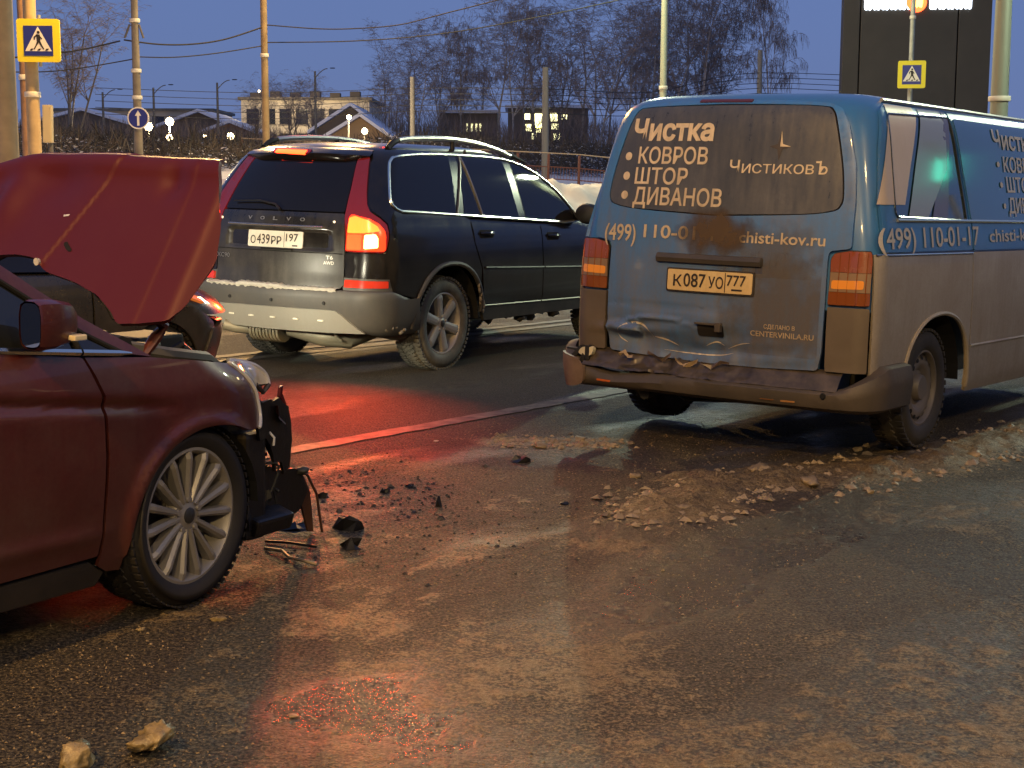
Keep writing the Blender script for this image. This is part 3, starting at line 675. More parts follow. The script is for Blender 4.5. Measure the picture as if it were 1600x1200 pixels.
# wiper, chrome bar, badges, plate
MB().tube([su(u, z, .03) for u, z in ((.02,1.25),(-.04,1.29),(-.22,1.315),(-.50,1.305))], [.012,.009,.007,.005], 6).obj('rear_wiper', M_black, suv, True)
def strip(name, us, z0, z1, d0, d1, m, parent, fm=None):
    fm = fm or su; V = []; F = []
    for u in us:
        for z, d in ((z0, -.004), (z0, d1), ((z0+z1)/2, d1*1.25), (z1, d0), (z1, -.004)): V.append(fm(u, z, d))
    for i in range(len(us)-1):
        for k in range(4): F.append((i*5+k, i*5+k+1, (i+1)*5+k+1, (i+1)*5+k))
    F += [(0,1,2,3,4), tuple((len(us)-1)*5+k for k in range(5))[::-1]]
    return MB().add(V, F).obj(name, m, parent, True)
strip('chrome_bar', np.linspace(-.50,.44,16), 1.122, 1.142, .02, .026, mat('bar_chrome', (.72,.68,.60), .22, .9), gate)
M_badge = mat('badge_chrome', (.42,.40,.35), .35, .8)
for i, c in enumerate('VOLVO'): lettering(c, (-.30+.13*i, -.255+.13*i, 1.170, 1.196), su, M_badge, gate, d=.012, bold=.03, name='badge_letter')
lettering('XC90', (-.63,-.48,.865,.900), su, M_badge, gate, d=.012, bold=.005); lettering('T6', (.475,.535,.892,.920), su, M_badge, gate, d=.012, bold=0.); lettering('AWD', (.455,.545,.852,.878), su, M_badge, gate, d=.012, bold=0.)
M_pwhite = mat('white_plate_paint', (.74,.72,.62), .4, dirt=((.4,.36,.26), .2, 1.6, .35, .4))
spl = panel('licence_plate', rounded([(-.288,1.088),(.255,1.088),(.255,.962),(-.288,.962)], .012), suv_shell.at, M_pwhite, suv, d=.0, thick=.01, step=.1)
for s, bx in (('О', (-.258,-.205,.985,1.045)), ('439', (-.192,-.06,.985,1.062)), ('РР', (-.045,.055,.985,1.045)), ('197', (.098,.212,1.012,1.072))):
    lettering(s, bx, suv_shell.at, M_ink, spl, d=.003, bold=.008, step=.1)
panel('plate_divider', [(.080,1.084),(.084,1.084),(.084,.966),(.080,.966)], suv_shell.at, M_ink, spl, d=.003, thick=0, step=.1)
panel('region_mark', [(.16,.985),(.21,.985),(.21,.975),(.16,.975)], suv_shell.at, M_ink, spl, d=.003, thick=0, step=.1)
MB().box(su(.02,.952,.012), (.02,.30,.012)).obj('plate_holder', M_gap, spl)
for u in (-.66,-.60,.52): MB().lathe([(0,0),(.010,.0),(.010,.006)], 8, 'X', c=tuple(np.array(su(u,1.172,.008)))).obj('plate_lamp', mat('warm_pin_light', (.8,.7,.5), .2, emis=(1,.8,.5), estr=1.2), gate)
# spoiler with the high brake light
def spoiler():
    us = np.linspace(-.62,.60,22); prof = [(1.742,-.08),(1.732,.02),(1.712,.075),(1.688,.085),(1.66,.06),(1.625,.012)]; V = []; F = []; n = len(prof)
    for u in us:
        e = max(.35, 1 - (abs(u)/.66)**4); dip = .9 if abs(u) < .42 else .9 - .8*(abs(u)-.42)/.2
        for k, (z, d) in enumerate(prof): V.append(suv_shell.at(u*(1 if k > 1 else .96), (z if k < 4 else 1.69 - (1.69-z)*dip) - .02*(abs(u)/.62)**3, d*e))
    for i in range(len(us)-1):
        for k in range(n-1): F.append((i*n+k, i*n+k+1, (i+1)*n+k+1, (i+1)*n+k))
    return MB().add(V, F).obj('spoiler', M_paint, suv, True)
sp = spoiler()
M_brake = mat('lit_high_brake_lens', (.5,.02,.01), .3, emis=(1.,.035,.006), estr=14.)
panel('high_brake_light', rounded([(-.235,1.716),(.085,1.710),(.085,1.684),(-.235,1.690)], .010), suv_shell.at, M_brake, suv, d=.092, thick=.02, step=.05)
panel('high_brake_glow_lens', rounded([(-.27,1.722),(.12,1.716),(.12,1.684),(-.27,1.690)], .01), suv_shell.at, mat('red_lens_unlit', (.30,.01,.006), .15, coat=.5), suv, d=.088, thick=.02, step=.05)
# tail lights
M_lensdark = mat('dark_red_lens', (.15,.008,.005), .12, coat=.6, spec=.6, emis=(1.,.05,.02), estr=.05)
M_litred = mat('lit_red_lens', (.6,.03,.01), .2, emis=(1.,.025,.005), estr=4.)
M_litamb = mat('lit_amber_lens', (.8,.3,.05), .2, emis=(1.,.095,.010), estr=4.2)
M_lithot = mat('lit_bulb_lens', (.9,.7,.3), .2, emis=(1.,.48,.12), estr=8.)
M_litdim = mat('dim_amber_lens', (.5,.16,.05), .15, coat=.5, emis=(1.,.10,.02), estr=.7)
lamp_o = [(.505,1.660),(.515,1.645),(.565,1.44),(.598,1.245),(.632,1.05),(.634,.957),(.70,.953),(.93,.953),(.952,.975),(.965,1.06),(.960,1.11),(.935,1.165),(.87,1.212),(.79,1.255),(.745,1.31),(.705,1.40),(.655,1.53),(.605,1.655),(.565,1.70),(.52,1.70)]
for sg in (1, -1):
    f = (lambda u, z, d=0., sg=sg: suv_shell.at(sg*u, z, d))
    lamp = panel('tail_light', dense(lamp_o, .03), f, M_lensdark, suv, d=.010, thick=.025, step=.04)
    lens = [([(.642,1.215),(.66,1.235),(.70,1.225),(.80,1.205),(.88,1.165),(.925,1.12),(.94,1.08),(.945,.98),(.93,.965),(.642,.965)], M_litred, .0125),
            ([(.645,1.21),(.69,1.222),(.79,1.195),(.87,1.15),(.89,1.115),(.78,1.098),(.645,1.095)], M_litamb, .015),
            ([(.785,1.085),(.865,1.092),(.885,1.06),(.888,.990),(.785,.980)], M_lithot, .0155),
            ([(.648,1.085),(.765,1.088),(.765,.972),(.648,.972)], M_litdim, .015)]
    for lp, m, d in lens: panel('lens', dense(rounded(lp, .012, 3), .03), f, m, lamp, d=d, thick=.004, step=.04)
for s_, e_ in ((-1, 300.), (1, 100.)):
    l_ = bpy.data.lights.new('tail_lamp_glow', 'SPOT'); l_.spot_size = R(115); l_.spot_blend = 1.; l_.energy = e_; l_.color = (1.,.07,.012); l_.shadow_soft_size = .08
    lo_ = bpy.data.objects.new('tail_lamp_glow', l_); COL.objects.link(lo_); lo_.parent = suv; lo_.location = (-1.04, s_*.80, 1.06); lo_.rotation_euler = (R(58), 0, R(102 if s_ < 0 else 95))
# bumper: body corner panels above, plastic wrap, skid plate, reflectors
sarch = catmull([(.50,.44),(.49,.52),(.43,.66),(.32,.77),(.17,.835),(.0,.85),(-.16,.825),(-.30,.745),(-.39,.64),(-.432,.56),(-.45,.46),(-.46,.36)], 4)
sarch = [(x-.01, z) for x, z in sarch]
def uxs(x, z): return suv_shell.ux(x, z)
top_pts = [(.637,.945),(.938,.945),(.962,.965),(.975,1.06),(.97,1.115),(.945,1.172),(.875,1.222),(.80,1.262),(.757,1.315),(.717,1.405),(.668,1.535),(.618,1.66)]
q_out = [(suv_shell.at(u, z)[0], z) for u, z in top_pts]
ref = [(-.80,.757)]
# quarter panel in (u, z): from lamp to rear door, above arch and bumper
qp = [(.632,.94),(.64,.76),(.99,.755),(1.03,.66),(uxs(-.46,.60),.595)] + [(uxs(x, z), z) for x, z in sarch[::-1] if z > .57] + [(uxs(x, z), z) for x, z in sarch[:6][::-1] if z <= .57]
qp += [(uxs(.485,.55),.55),(uxs(.45,.80),.80),(uxs(.33,1.02),1.02),(uxs(.31,1.19),1.19),(uxs(.20,1.235),1.235),(uxs(-.59,1.240),1.240),(uxs(-.70,1.30),1.30),(uxs(-.62,1.50),1.50),(uxs(-.47,1.675),1.675),(uxs(.10,1.715),1.715),(uxs(.10,1.735),1.735),(.70,1.735),(.62,1.705)] + top_pts[::-1][1:]
for sg in (1, -1):
    f = (lambda u, z, d=0., sg=sg: suv_shell.at(sg*u, z, d))
    panel('quarter_panel', dense(qp, .06), f, M_paint, suv, d=.006, thick=.02, step=.05)
    fx = sx if sg > 0 else sxl
    MB().tube([fx(x, z, .010) for x, z in sarch], .020, 8).obj('arch_flare', mat('arch_flare_plastic', (.03,.03,.03), .4, dirt=((.12,.11,.09), -.2, 1.2, .5, .2)), suv, True)
def sbumper():
    us = np.linspace(-1.34, 1.34, 66); V = []; F = []
    prof = [(.668,-.01),(.668,.022),(.662,.040),(.645,.050),(.60,.052),(.52,.050),(.44,.044),(.38,.03),(.345,.0),(.335,-.08)]; n = len(prof)
    for u in us:
        a = abs(u); rise = max(0., min(1., (a-.62)/.03)); drop = max(0., min(1., (a-.66)/.33)); up = .0
        for k, (z, d) in enumerate(prof):
            zz = z
            if k < 4: zz = z + .02*0 - .085*max(0., min(1., (a-1.0)/.3))
            if k > 6: zz = z - .03*drop
            dd = d if a < .6 else d - .018*max(0, min(1, (a-.9)/.3))
            p = suv_shell.at(u, zz, dd); V.append(p)
    for i in range(len(us)-1):
        for k in range(n-1): F.append((i*n+k, i*n+k+1, (i+1)*n+k+1, (i+1)*n+k))
    return MB().add(V, F).obj('rear_bumper', M_sbump, suv, True)
sb = sbumper()
skid = catmull([(-.80,.50),(-.4,.508),(0,.512),(.4,.512),(.585,.512)], 3) + catmull([(.64,.48),(.72,.40),(.78,.345)], 3) + [(.5,.338),(0,.335),(-.5,.338),(-.80,.345)]
panel('skid_plate', dense(skid, .05), suv_shell.at, M_skid, suv, d=.062, thick=.02, step=.05)
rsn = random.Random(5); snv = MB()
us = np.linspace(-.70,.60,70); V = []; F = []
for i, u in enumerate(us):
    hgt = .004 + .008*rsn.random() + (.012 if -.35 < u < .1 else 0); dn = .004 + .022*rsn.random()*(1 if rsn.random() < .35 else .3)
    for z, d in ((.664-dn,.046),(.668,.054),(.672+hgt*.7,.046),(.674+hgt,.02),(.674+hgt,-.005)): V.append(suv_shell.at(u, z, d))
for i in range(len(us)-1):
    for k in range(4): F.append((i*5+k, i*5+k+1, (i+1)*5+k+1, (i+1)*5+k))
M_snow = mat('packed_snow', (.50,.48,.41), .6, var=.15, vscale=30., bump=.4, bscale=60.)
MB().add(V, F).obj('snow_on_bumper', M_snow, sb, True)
for sg in (1, -1):
    f = (lambda u, z, d=0., sg=sg: suv_shell.at(sg*u, z, d))
    panel('reflector', dense(rounded([(.648,.747),(.972,.742),(.978,.690),(.648,.690)], .008), .04), f, mat('red_reflector', (.55,.035,.015), .15, coat=.6, emis=(1,.05,.02), estr=.12), suv, d=.022, thick=.03, step=.04)  # reflectors get a faint emission in place of light thrown back
    panel('reflector_surround', dense([(.630,.765),(1.0,.758),(1.03,.66),(.630,.655)], .04), f, M_sbump, suv, d=.004, thick=.02, step=.04)
for u in (-.42,.02,.50): MB().lathe([(0,0),(.012,0),(.014,.004),(.014,.01)], 12, 'X', c=tuple(np.array(suv_shell.at(u,.565,.060)))).obj('parking_sensor', M_black, sb)
for k in range(5): MB().box(suv_shell.at(-.42+.22*k,.43,.064), (.012,.05,.012)).obj('skid_slot', mat('skid_rivet', (.75,.73,.6), .3), sb, bev=.003)
# doors, windows, chrome, rails
def dpanel(nm, pts, m=M_paint): return panel(nm, dense(rounded(pts, .012, 3), .06), sx, m, suv, d=.006, thick=.02, step=.05)
d1 = dpanel('rear_door', [(.325,1.175),(1.405,1.135),(1.43,.95),(1.475,.49),(.505,.50),(.50,.62),(.465,.80),(.345,1.02)])
d2 = dpanel('front_door', [(1.42,1.133),(2.35,1.09),(2.40,.80),(2.42,.475),(1.49,.488),(1.445,.95)])
dpanel('front_fender', [(2.37,1.085),(3.3,1.0),(3.45,.80),(3.40,.55),(3.26,.72),(3.05,.82),(2.86,.84),(2.62,.78),(2.48,.64),(2.43,.475),(2.415,.80)])
for nm, a, b, pr in (('rub_strip', .505, 1.455, d1), ('rub_strip', 1.475, 2.38, d2)):
    MB().tube([sx(x, .80 - .030*(x-.5), .010) for x in np.linspace(a, b, 10)], .011, 6).obj(nm, mat('rub_strip_black', (.008,.007,.006), .45, spec=.3), pr, True)
    MB().tube([sx(x, .485 - .012*(x-.5), .010) for x in np.linspace(a, b, 10)], .010, 6).obj('sill_trim', mat('dull_sill_chrome', (.14,.13,.11), .45, .8), pr, True)
for x, z, pr in ((.44,1.075,d1), (1.535,1.04,d2)):
    hp = rounded([(x-.03,z+.035),(x+.19,z+.030),(x+.19,z-.035),(x-.03,z-.035)], .03, 4)
    panel('handle_recess', hp, sx, M_gap, pr, d=.0075, thick=0, step=.05)
    MB().tube([sx(x-.02,z+.006,.012), sx(x+.03,z+.008,.042), sx(x+.13,z+.006,.042), sx(x+.185,z+.002,.012)], [.012,.016,.016,.012], 8).obj('door_handle', M_paint, pr, True)
panel('sill', dense(rounded([(.49,.475),(2.42,.455),(2.42,.36),(.56,.36)], .01), .1), sx, mat('sill_black_plastic', (.02,.02,.02), .5, dirt=((.1,.09,.07), .1, .7, .6, .2)), suv, d=.012, thick=.03, step=.08)
winp = [(-.60,1.262),(-.665,1.285),(-.695,1.33),(-.66,1.43),(-.58,1.58),(-.52,1.645),(-.43,1.675),(-.1,1.700),(.37,1.708),(.85,1.705),(1.2,1.682),(1.52,1.605),(1.80,1.47),(2.02,1.30),(2.12,1.175),(1.85,1.160),(1.1,1.192),(.3,1.225)]
winc = catmull(winp[:15], 4) + winp[15:]
def cut(a0, a1, tilt0, tilt1):
    """slice of the window band between two slanted lines x = a + tilt*(z-1.2)"""
    bmx = bmesh.new(); bmx.faces.new([bmx.verts.new((p[0], p[1], 0)) for p in winc])
    for a, t, sgn in ((a0, tilt0, -1), (a1, tilt1, 1)):
        bmesh.ops.bisect_plane(bmx, geom=bmx.verts[:]+bmx.edges[:]+bmx.faces[:], plane_co=(a,1.2,0), plane_no=(sgn, -sgn*t, 0), clear_outer=True)
    f = max(bmx.faces, key=lambda q: q.calc_area()); lp = [(v.co.x, v.co.y) for v in f.verts]; bmx.free(); return lp
M_pillar = mat('window_pillar_black', (.012,.011,.010), .25, coat=.4)
for f, nm in ((sx, 'r'), (sxl, 'l')):
    panel('window_band', dense(winc, .06), f, M_pillar, suv, d=.004, thick=.01, step=.05)
    for a0, a1, t0, t1 in ((-1.,.13,0,.30), (.24,.49,.30,-.14), (.52,1.09,-.14,-.0), (1.19,2.5,-.0,0)):
        panel('side_window', dense(grow(cut(a0, a1, t0, t1), -.008), .05), f, M_sglass, suv, d=.0065, thick=.004, step=.05)
    MB().tube([f(a, b, .008) for a, b in dense(winc, .04) + [winc[0]]], .0125, 6).obj('window_chrome', M_chrome, suv, True)
    MB().tube([f(.14+.30*t, 1.23+.47*t, .010) for t in np.linspace(0,1,8)], .009, 6).obj('pillar_trim', mat('pillar_satin', (.16,.15,.13), .3, .5), suv, True)
    MB().tube([f(.515-.14*.47*t, 1.22+.47*t, .010) for t in np.linspace(0,1,8)], .008, 6).obj('window_divider', mat('divider_satin', (.42,.40,.34), .3, .8), suv, True)
M_rail = mat('silver_roof_rail', (.62,.60,.52), .3, .9)
for s in (-1, 1):
    rl = catmull([(-.42,s*.62,1.735),(-.33,s*.615,1.785),(-.20,s*.605,1.810),(.05,s*.60,1.828),(.45,s*.60,1.838),(.84,s*.60,1.820),(1.15,s*.61,1.782),(1.40,s*.62,1.730)], 5)
    r_ = MB().tube(rl[8:], .022, 8).obj('roof_rail', M_rail, suv, True)
    MB().tube(rl[:9], [.022]*3 + [.026]*4 + [.020, .018], 8).obj('rail_foot', M_black, r_, True); MB().tube([(1.33,s*.62,1.752),(1.45,s*.62,1.725),(1.62,s*.645,1.68)], [.018,.02,.01], 8).obj('rail_foot', M_black, r_, True)
    MB().tube([(.52,s*.60,1.72),(.52,s*.60,1.85)], .02, 8).obj('rail_foot', M_black, r_, True)
mm = MB(); mm.lathe([(0,0),(.05,.0),(.085,.02),(.10,.06),(.095,.12),(.05,.15),(0,.155)], 16, 'X')
for s in (-1, 1):
    o = mm.obj('wing_mirror', M_black, suv, True); o.location = (2.05, s*1.03, 1.235); o.scale = (.9,1.2,.95)
MB().lathe([(0,0),(.02,0),(.01,.03),(0,.035)], 8, 'Z', c=(.62,-.66,1.725)).obj('roof_stud', M_black, suv)
# underbody: exhaust boxes, pipes, hook; wheels
ub = MB(); ub.box((1.2,0,.42), (4.1,1.15,.2)); ub.box((-.55,0,.46), (.8,1.2,.12)); ub.tube([(0,-.7,.36),(0,.7,.36)], .06, 8); ub.obj('underbody', M_black, suv)
M_muf = mat('dirty_muffler_steel', (.30,.28,.20), .45, .5, dirt=((.16,.13,.09), -.2, .7, .6, .2))
mf = MB()
for k in range(9): mf.lathe([(.02,0),(.088,.004),(.095,.016),(.088,.028),(.02,.032)], 18, 'Y', c=(-.86,.02+.034*k,.305))
mf.obj('muffler', M_muf, suv, True)
MB().tube([(-1.0,.52,.335),(-.95,.44,.31),(-.88,.33,.305)], .045, 12).obj('tail_pipe', M_muf, suv, True)
MB().tube([(-.86,-.02,.32),(-.80,-.30,.28),(-.66,-.45,.26),(-.4,-.5,.30)], [.05,.075,.075,.05], 12).obj('exhaust_box', M_muf, suv, True)
MB().tube([(-.86,-.46,.36),(-.84,-.47,.29),(-.82,-.50,.26)], .012, 6).obj('tow_hook', M_muf, suv, True); MB().tube([(-.5,-.5,.30),(-.4,-.7,.27),(-.35,-.8,.29)], .02, 8).obj('control_arm', M_muf, suv, True)
for s in (-1, 1):
    ln = MB(); n = 14; pts = [(.45*math.cos(math.pi*k/n)+.02, .38+.46*math.sin(math.pi*k/n)) for k in range(n+1)]
    V = [(a, s*.92, b) for a, b in pts] + [(a, s*.60, b) for a, b in pts]; ln.add(V, [(k, k+1, n+2+k, n+1+k) for k in range(n)] + [tuple(range(n+1, 2*n+2))]); ln.obj('arch_liner', M_gap, suv, fix=False)
for x in (0., 2.857):
    wheel(suv, (x, -.905, .3685), .3685, .252, .235, 'six', spin=.30, rubber=M_stud, metal=M_alloy_suv)
    wheel(suv, (x, .905, .3685), .3685, .252, .235, 'six', left=True, rubber=M_stud, metal=M_alloy_suv)
# slush clinging behind the arch, on the bumper corner and under the sill
def clump(seed, c, s, m, name, parent, n=3):
    rr = random.Random(seed); bm = bmesh.new(); bmesh.ops.create_icosphere(bm, subdivisions=n, radius=1.)
    for v in bm.verts:
        p = v.co.normalized(); k = 1 + .35*(vnoise(np.array([p.x*2.3+seed]), np.array([p.y*2.3+p.z*1.7]), seed)[0]-.5)*2 + .22*(vnoise(np.array([p.x*6+p.z*5]), np.array([p.y*6-p.z*4]), seed+3)[0]-.5)*2
        v.co = Vector((p.x*s[0]*k, p.y*s[1]*k, p.z*s[2]*k))
    me = bpy.data.meshes.new('clump'); bm.to_mesh(me); bm.free(); o = link(name, me, m, parent, True); o.location = c; o.rotation_euler = (0,0,rr.uniform(0,6)); return o
M_slush = mat('grey_road_slush', (.22,.19,.145), .55, var=.4, vscale=14., bump=.6, bscale=40.)
rr = random.Random(11)
for k in range(7): clump(100+k, sx(.41+.018*k+rr.uniform(-.01,.01), .66-.035*k, .012), (.022,.012,.03), M_slush, 'stuck_slush', suv, 2)
for k in range(5): clump(120+k, suv_shell.at(.93+.05*k, .36+rr.uniform(-.02,.045), .012), (.024,.022,.02), M_slush, 'stuck_slush', suv, 2)
for k in range(9): clump(140+k, (.95+.15*k+rr.uniform(-.07,.07), -.86+rr.uniform(0,.14), .35+rr.uniform(-.03,.03)), (.05+.07*rr.random(),.06,.03+.035*rr.random()), mat('dark_slush', (.07,.06,.048), .6, var=.5, vscale=15.), 'stuck_slush', suv, 2)
# ------------------------------------------------------------------ the crashed red car with its bonnet up
M_red = mat('wine_red_paint', (.075,.010,.008), .36, coat=.55, metal=.25, dirt=((.085,.05,.035), -.2, .75, .6, .3), var=.08, vscale=30.)
M_hood = mat('wine_red_bonnet', (.085,.006,.007), .5, coat=.15, spec=.3, metal=.1, dirt=((.11,.04,.03), -1., 2.2, .16, .3))
M_rglass = mat('cabin_glass', (.012,.013,.012), .04, spec=.8)
M_raw = mat('white_edge_plastic', (.62,.60,.58), .3, coat=.4)
red = empty('crashed_red_car', (-1.8544, 5.4906, 0.), 'crashed dark red hatchback with buckled bonnet raised and torn front bumper', 'car', R(90) - R(RED_HD))
def rcrease(p, u):
    x, y, z = p
    if x < .2:
        zc = .761 + (-x - .302)*.113; fade = max(0., min(1., (-.08 - x)/.22))
        y -= math.copysign(1, y)*fade*(.016*math.exp(-((z - zc + .014)/.022)**2) + .004*(1 if z < zc else 0)*min(1, (zc-z)/.02 if z < zc else 0))
        zs = .335 + .02*(-x)
        y += math.copysign(1, y)*.010*math.exp(-((z - zs)/.03)**2)*max(0., min(1., (-.35-x)/.2))
    a = math.hypot(x - .03, z - .305)
    y += math.copysign(1, y)*.018*math.exp(-((a - .345)/.03)**2)*(1 if z > .25 else 0)
    return [x, y, z]
RS = Shell(RED_W, RED_X, RED_R, .10, sgn=-1, side_curve=.012, mid=.9, extra=rcrease)
rx = RS.side
def rxl(x, z, d=0.): p = RS.side(x, z, d); return (p[0], -p[1], p[2])
rarch = catmull([(-.335,.20),(-.325,.28),(-.295,.40),(-.235,.50),(-.15,.58),(-.04,.625),(.06,.637),(.17,.625),(.265,.595),(.34,.585)], 4)
fend = [(.375,.588),(.398,.61),(.406,.645),(.397,.705),(.358,.756),(.30,.802),(.245,.832),(.10,.853),(.0,.869),(-.10,.882),(-.19,.895),(-.275,.902),(-.472,.918),(-.448,.86),(-.423,.79),(-.415,.60),(-.425,.40),(-.432,.285),(-.44,.235),(-.40,.21)] + rarch
for f, nm in ((rx, 'front_wing'), (rxl, 'front_wing')): panel(nm, dense(fend, .03), f, M_red, red, d=.004, thick=.014, step=(.022,.016))
def belt(x): return .905 + (-.27 - x)*.095 if x > -1.4 else 1.012 + (-1.4 - x)*.06
dfr = [(-.482,.919),(-.8,belt(-.8)),(-1.2,belt(-1.2)),(-1.52,belt(-1.52)),(-1.55,.70),(-1.56,.40),(-1.54,.262),(-1.0,.266),(-.447,.272),(-.438,.40),(-.430,.60),(-.437,.79),(-.462,.86)]
drr = [(-1.535,belt(-1.535)),(-2.0,belt(-2.0)),(-2.45,belt(-2.45)),(-2.50,.80),(-2.36,.68),(-2.24,.55),(-2.2,.40),(-2.18,.27),(-1.555,.262),(-1.575,.40),(-1.565,.70)]
qtr = [(-2.465,belt(-2.46)),(-3.2,1.07),(-3.42,.95),(-3.45,.45),(-3.2,.30),(-3.0,.28),(-2.96,.42),(-2.86,.56),(-2.70,.63),(-2.58,.635),(-2.42,.60),(-2.50,.72)]
for f in (rx, rxl):
    d1 = panel('front_door', dense(rounded(dfr, .012, 3), .05), f, M_red, red, d=.004, thick=.014, step=(.07,.016)); d2 = panel('rear_door', dense(rounded(drr, .012, 3), .06), f, M_red, red, d=.004, thick=.014, step=(.08,.03))
    panel('rear_quarter', dense(qtr, .06), f, M_red, red, d=.004, thick=.014, step=.06)
    MB().tube([f(x, belt(x)+.010, .006) for x in np.linspace(-.272, -.478, 5)], [.004,.010,.011,.011,.011], 6).obj('belt_chrome', M_chrome, red, True)
    MB().tube([f(x, belt(x)+.010, .006) for x in np.linspace(-.486, -1.5, 14)], .011, 6).obj('belt_chrome', M_chrome, d1, True); MB().tube([f(x, belt(x)+.010, .006) for x in np.linspace(-1.515, -2.4, 12)], .011, 6).obj('belt_chrome', M_chrome, d2, True)
    panel('sill', dense([(-.40,.205),(-.44,.228),(-.47,.252),(-1.0,.250),(-2.16,.250),(-2.14,.17),(-.42,.16)], .1), f, mat('sill_plastic', (.015,.013,.012), .55, dirt=((.06,.045,.035), -.1, .5, .5, .2)), red, d=-.004, thick=.02, step=.08)
    # roof side and windscreen pillar in one sweep
    pil = [(-.185,.897),(-.42,1.031),(-.565,1.127),(-.676,1.208),(-.86,1.32),(-1.05,1.405),(-1.4,1.45),(-2.2,1.45),(-2.6,1.42),(-3.0,1.30),(-3.2,1.09),(-2.95,1.09),(-2.75,1.24),(-2.45,1.34),(-2.1,1.375),(-1.5,1.385),(-1.15,1.36),(-.95,1.30),(-.696,1.165),(-.44,.993),(-.30,.917)]
    panel('roof_pillar', dense(pil, .05), f, M_red, red, d=.004, thick=.03, step=(.06,.03))
    panel('quarter_glass', dense([(-.30,.920),(-.44,.985),(-.492,1.024),(-.475,.932)], .05), f, M_rglass, red, d=-.002, thick=.006, step=.05)
    panel('door_window', dense([(-.505,.935),(-.52,1.045),(-.72,1.178),(-.96,1.295),(-1.16,1.352),(-1.46,1.376),(-1.50,1.03),(-1.0,.985)], .06), f, M_rglass, red, d=-.004, thick=.006, step=.06)
    panel('door_window', dense([(-1.56,1.035),(-1.52,1.376),(-2.1,1.367),(-2.42,1.33),(-2.72,1.22),(-2.88,1.09)], .06), f, M_rglass, red, d=-.004, thick=.006, step=.06)
    MB().tube([f(a, b, .002) for a, b in ((-.305,.918),(-.445,.990),(-.70,1.163),(-.955,1.298),(-1.155,1.357),(-1.5,1.382))], .008, 6).obj('window_seal', M_gap, red, True)
    MB().tube([f(a, b, .0) for a, b in ((-.478,.93),(-.50,1.03))], .010, 6).obj('mirror_post', M_gap, red, True)
    # wheel house
    ln = MB(); n = 14; s = -1 if f is rx else 1; pts = [(.335*math.cos(math.pi*k/n)+.02, .31+.335*math.sin(math.pi*k/n)) for k in range(n+1)]
    ln.add([(a, s*.87, b) for a, b in pts] + [(a, s*.55, b) for a, b in pts], [(k, k+1, n+2+k, n+1+k) for k in range(n)] + [tuple(range(n+1, 2*n+2))]); ln.obj('wheel_house', M_gap, red, fix=False)
# roof, windscreen, tail, floor
def ruled(name, A, B, m, n=14, bul=.0, parent=None, k2=8):
    V = []; F = []
    for j in range(k2+1):
        t = j/k2
        for i in range(n+1): p = np.array(A(i/n))*(1-t) + np.array(B(i/n))*t; p = p + np.array((0,0,bul*4*t*(1-t))); V.append(tuple(p))
    for j in range(k2):
        for i in range(n): F.append((j*(n+1)+i, j*(n+1)+i+1, (j+1)*(n+1)+i+1, (j+1)*(n+1)+i))
    return MB().add(V, F).obj(name, m, parent, True)
W1 = lambda t: (.10 - .32*(2*t-1)**2, -.80 + 1.60*t, .915); W2 = lambda t: (-.98 - .10*(2*t-1)**2, -.62 + 1.24*t, 1.405 - .03*(2*t-1)**2)
ruled('windscreen', W1, W2, M_rglass, bul=.03, parent=red)
ruled('roof', W2, lambda t: (-2.6 + .1*(2*t-1)**2, -.60 + 1.2*t, 1.43 - .03*(2*t-1)**2), M_red, bul=.05, parent=red)
ruled('rear_hatch', lambda t: (-2.6 + .1*(2*t-1)**2, -.60 + 1.2*t, 1.43 - .03*(2*t-1)**2), lambda t: (-3.42 + .15*(2*t-1)**2, -.80+1.6*t, 1.0), M_rglass, bul=.10, parent=red)
ruled('rear_end', lambda t: (-3.42 + .15*(2*t-1)**2, -.80+1.6*t, 1.0), lambda t: (-3.44 + .2*(2*t-1)**2, -.80+1.6*t, .30), M_red, parent=red)
ub = MB(); ub.box((-1.7,0,.26), (3.3,1.5,.12)); ub.box((-1.75,0,.62), (2.9,1.45,.62)); ub.box((.25,0,.32), (.9,1.0,.22)); ub.obj('floor_pan', M_black, red)
MB().box((-.92,-.36,.92), (.14,.46,.62), Matrix.Rotation(.25,3,'Y')).obj('front_seat', mat('seat_cloth', (.03,.028,.025), .9), red, bev=.05); MB().box((-.92,.36,.92), (.14,.46,.62), Matrix.Rotation(.25,3,'Y')).obj('front_seat', MATS['seat_cloth'], red, bev=.05)
# bonnet: raised plate, creased and buckled
ha = R(58); HB = np.array((math.cos(ha), 0, math.sin(ha))); HN = np.array((-math.sin(ha), 0, math.cos(ha))); H0 = np.array((-.12, 0, .97))
def sstep(t): t = max(0., min(1., t)); return t*t*(3-2*t)
def hood(p, q, d=0.):
    a = abs(p); h = -.018*(p/.85)**2 + .007*(1 - sstep((a - (.13 + .41*(q-.22)))/.022)) - .004*sstep((a - .685)/.03) - .05*sstep((a-.80)/.10)**2
    h += .020*math.exp(-((q-.66)/.05)**2) - .03*sstep((q-.685)/.04)
    h += .030*math.exp(-((p-.17)/.08)**2 - ((q-.50)/.14)**2) - .022*math.exp(-((p+.05)/.13)**2 - ((q-.57)/.10)**2) + .004*math.sin(9*p+5*q)*sstep((q-.3)/.3) - .018*math.exp(-((p+.60)/.05)**2 - ((q-.60)/.07)**2)
    q2 = q - .08*sstep((p-.1)/.4)*sstep((q-.3)/.3)
    v = H0 + HB*q2 + np.array((0,1,0))*p + HN*(h + d); return v
hr = [(-.094,.247),(-.177,.197),(-.344,.165),(-.48,.122),(-.575,.065),(-.627,.020),(-.70,.030),(-.834,.055),(-.862,.12),(-.878,.228),(-.890,.313),(-.868,.45),(-.822,.58),(-.785,.69),(-.768,.716)]
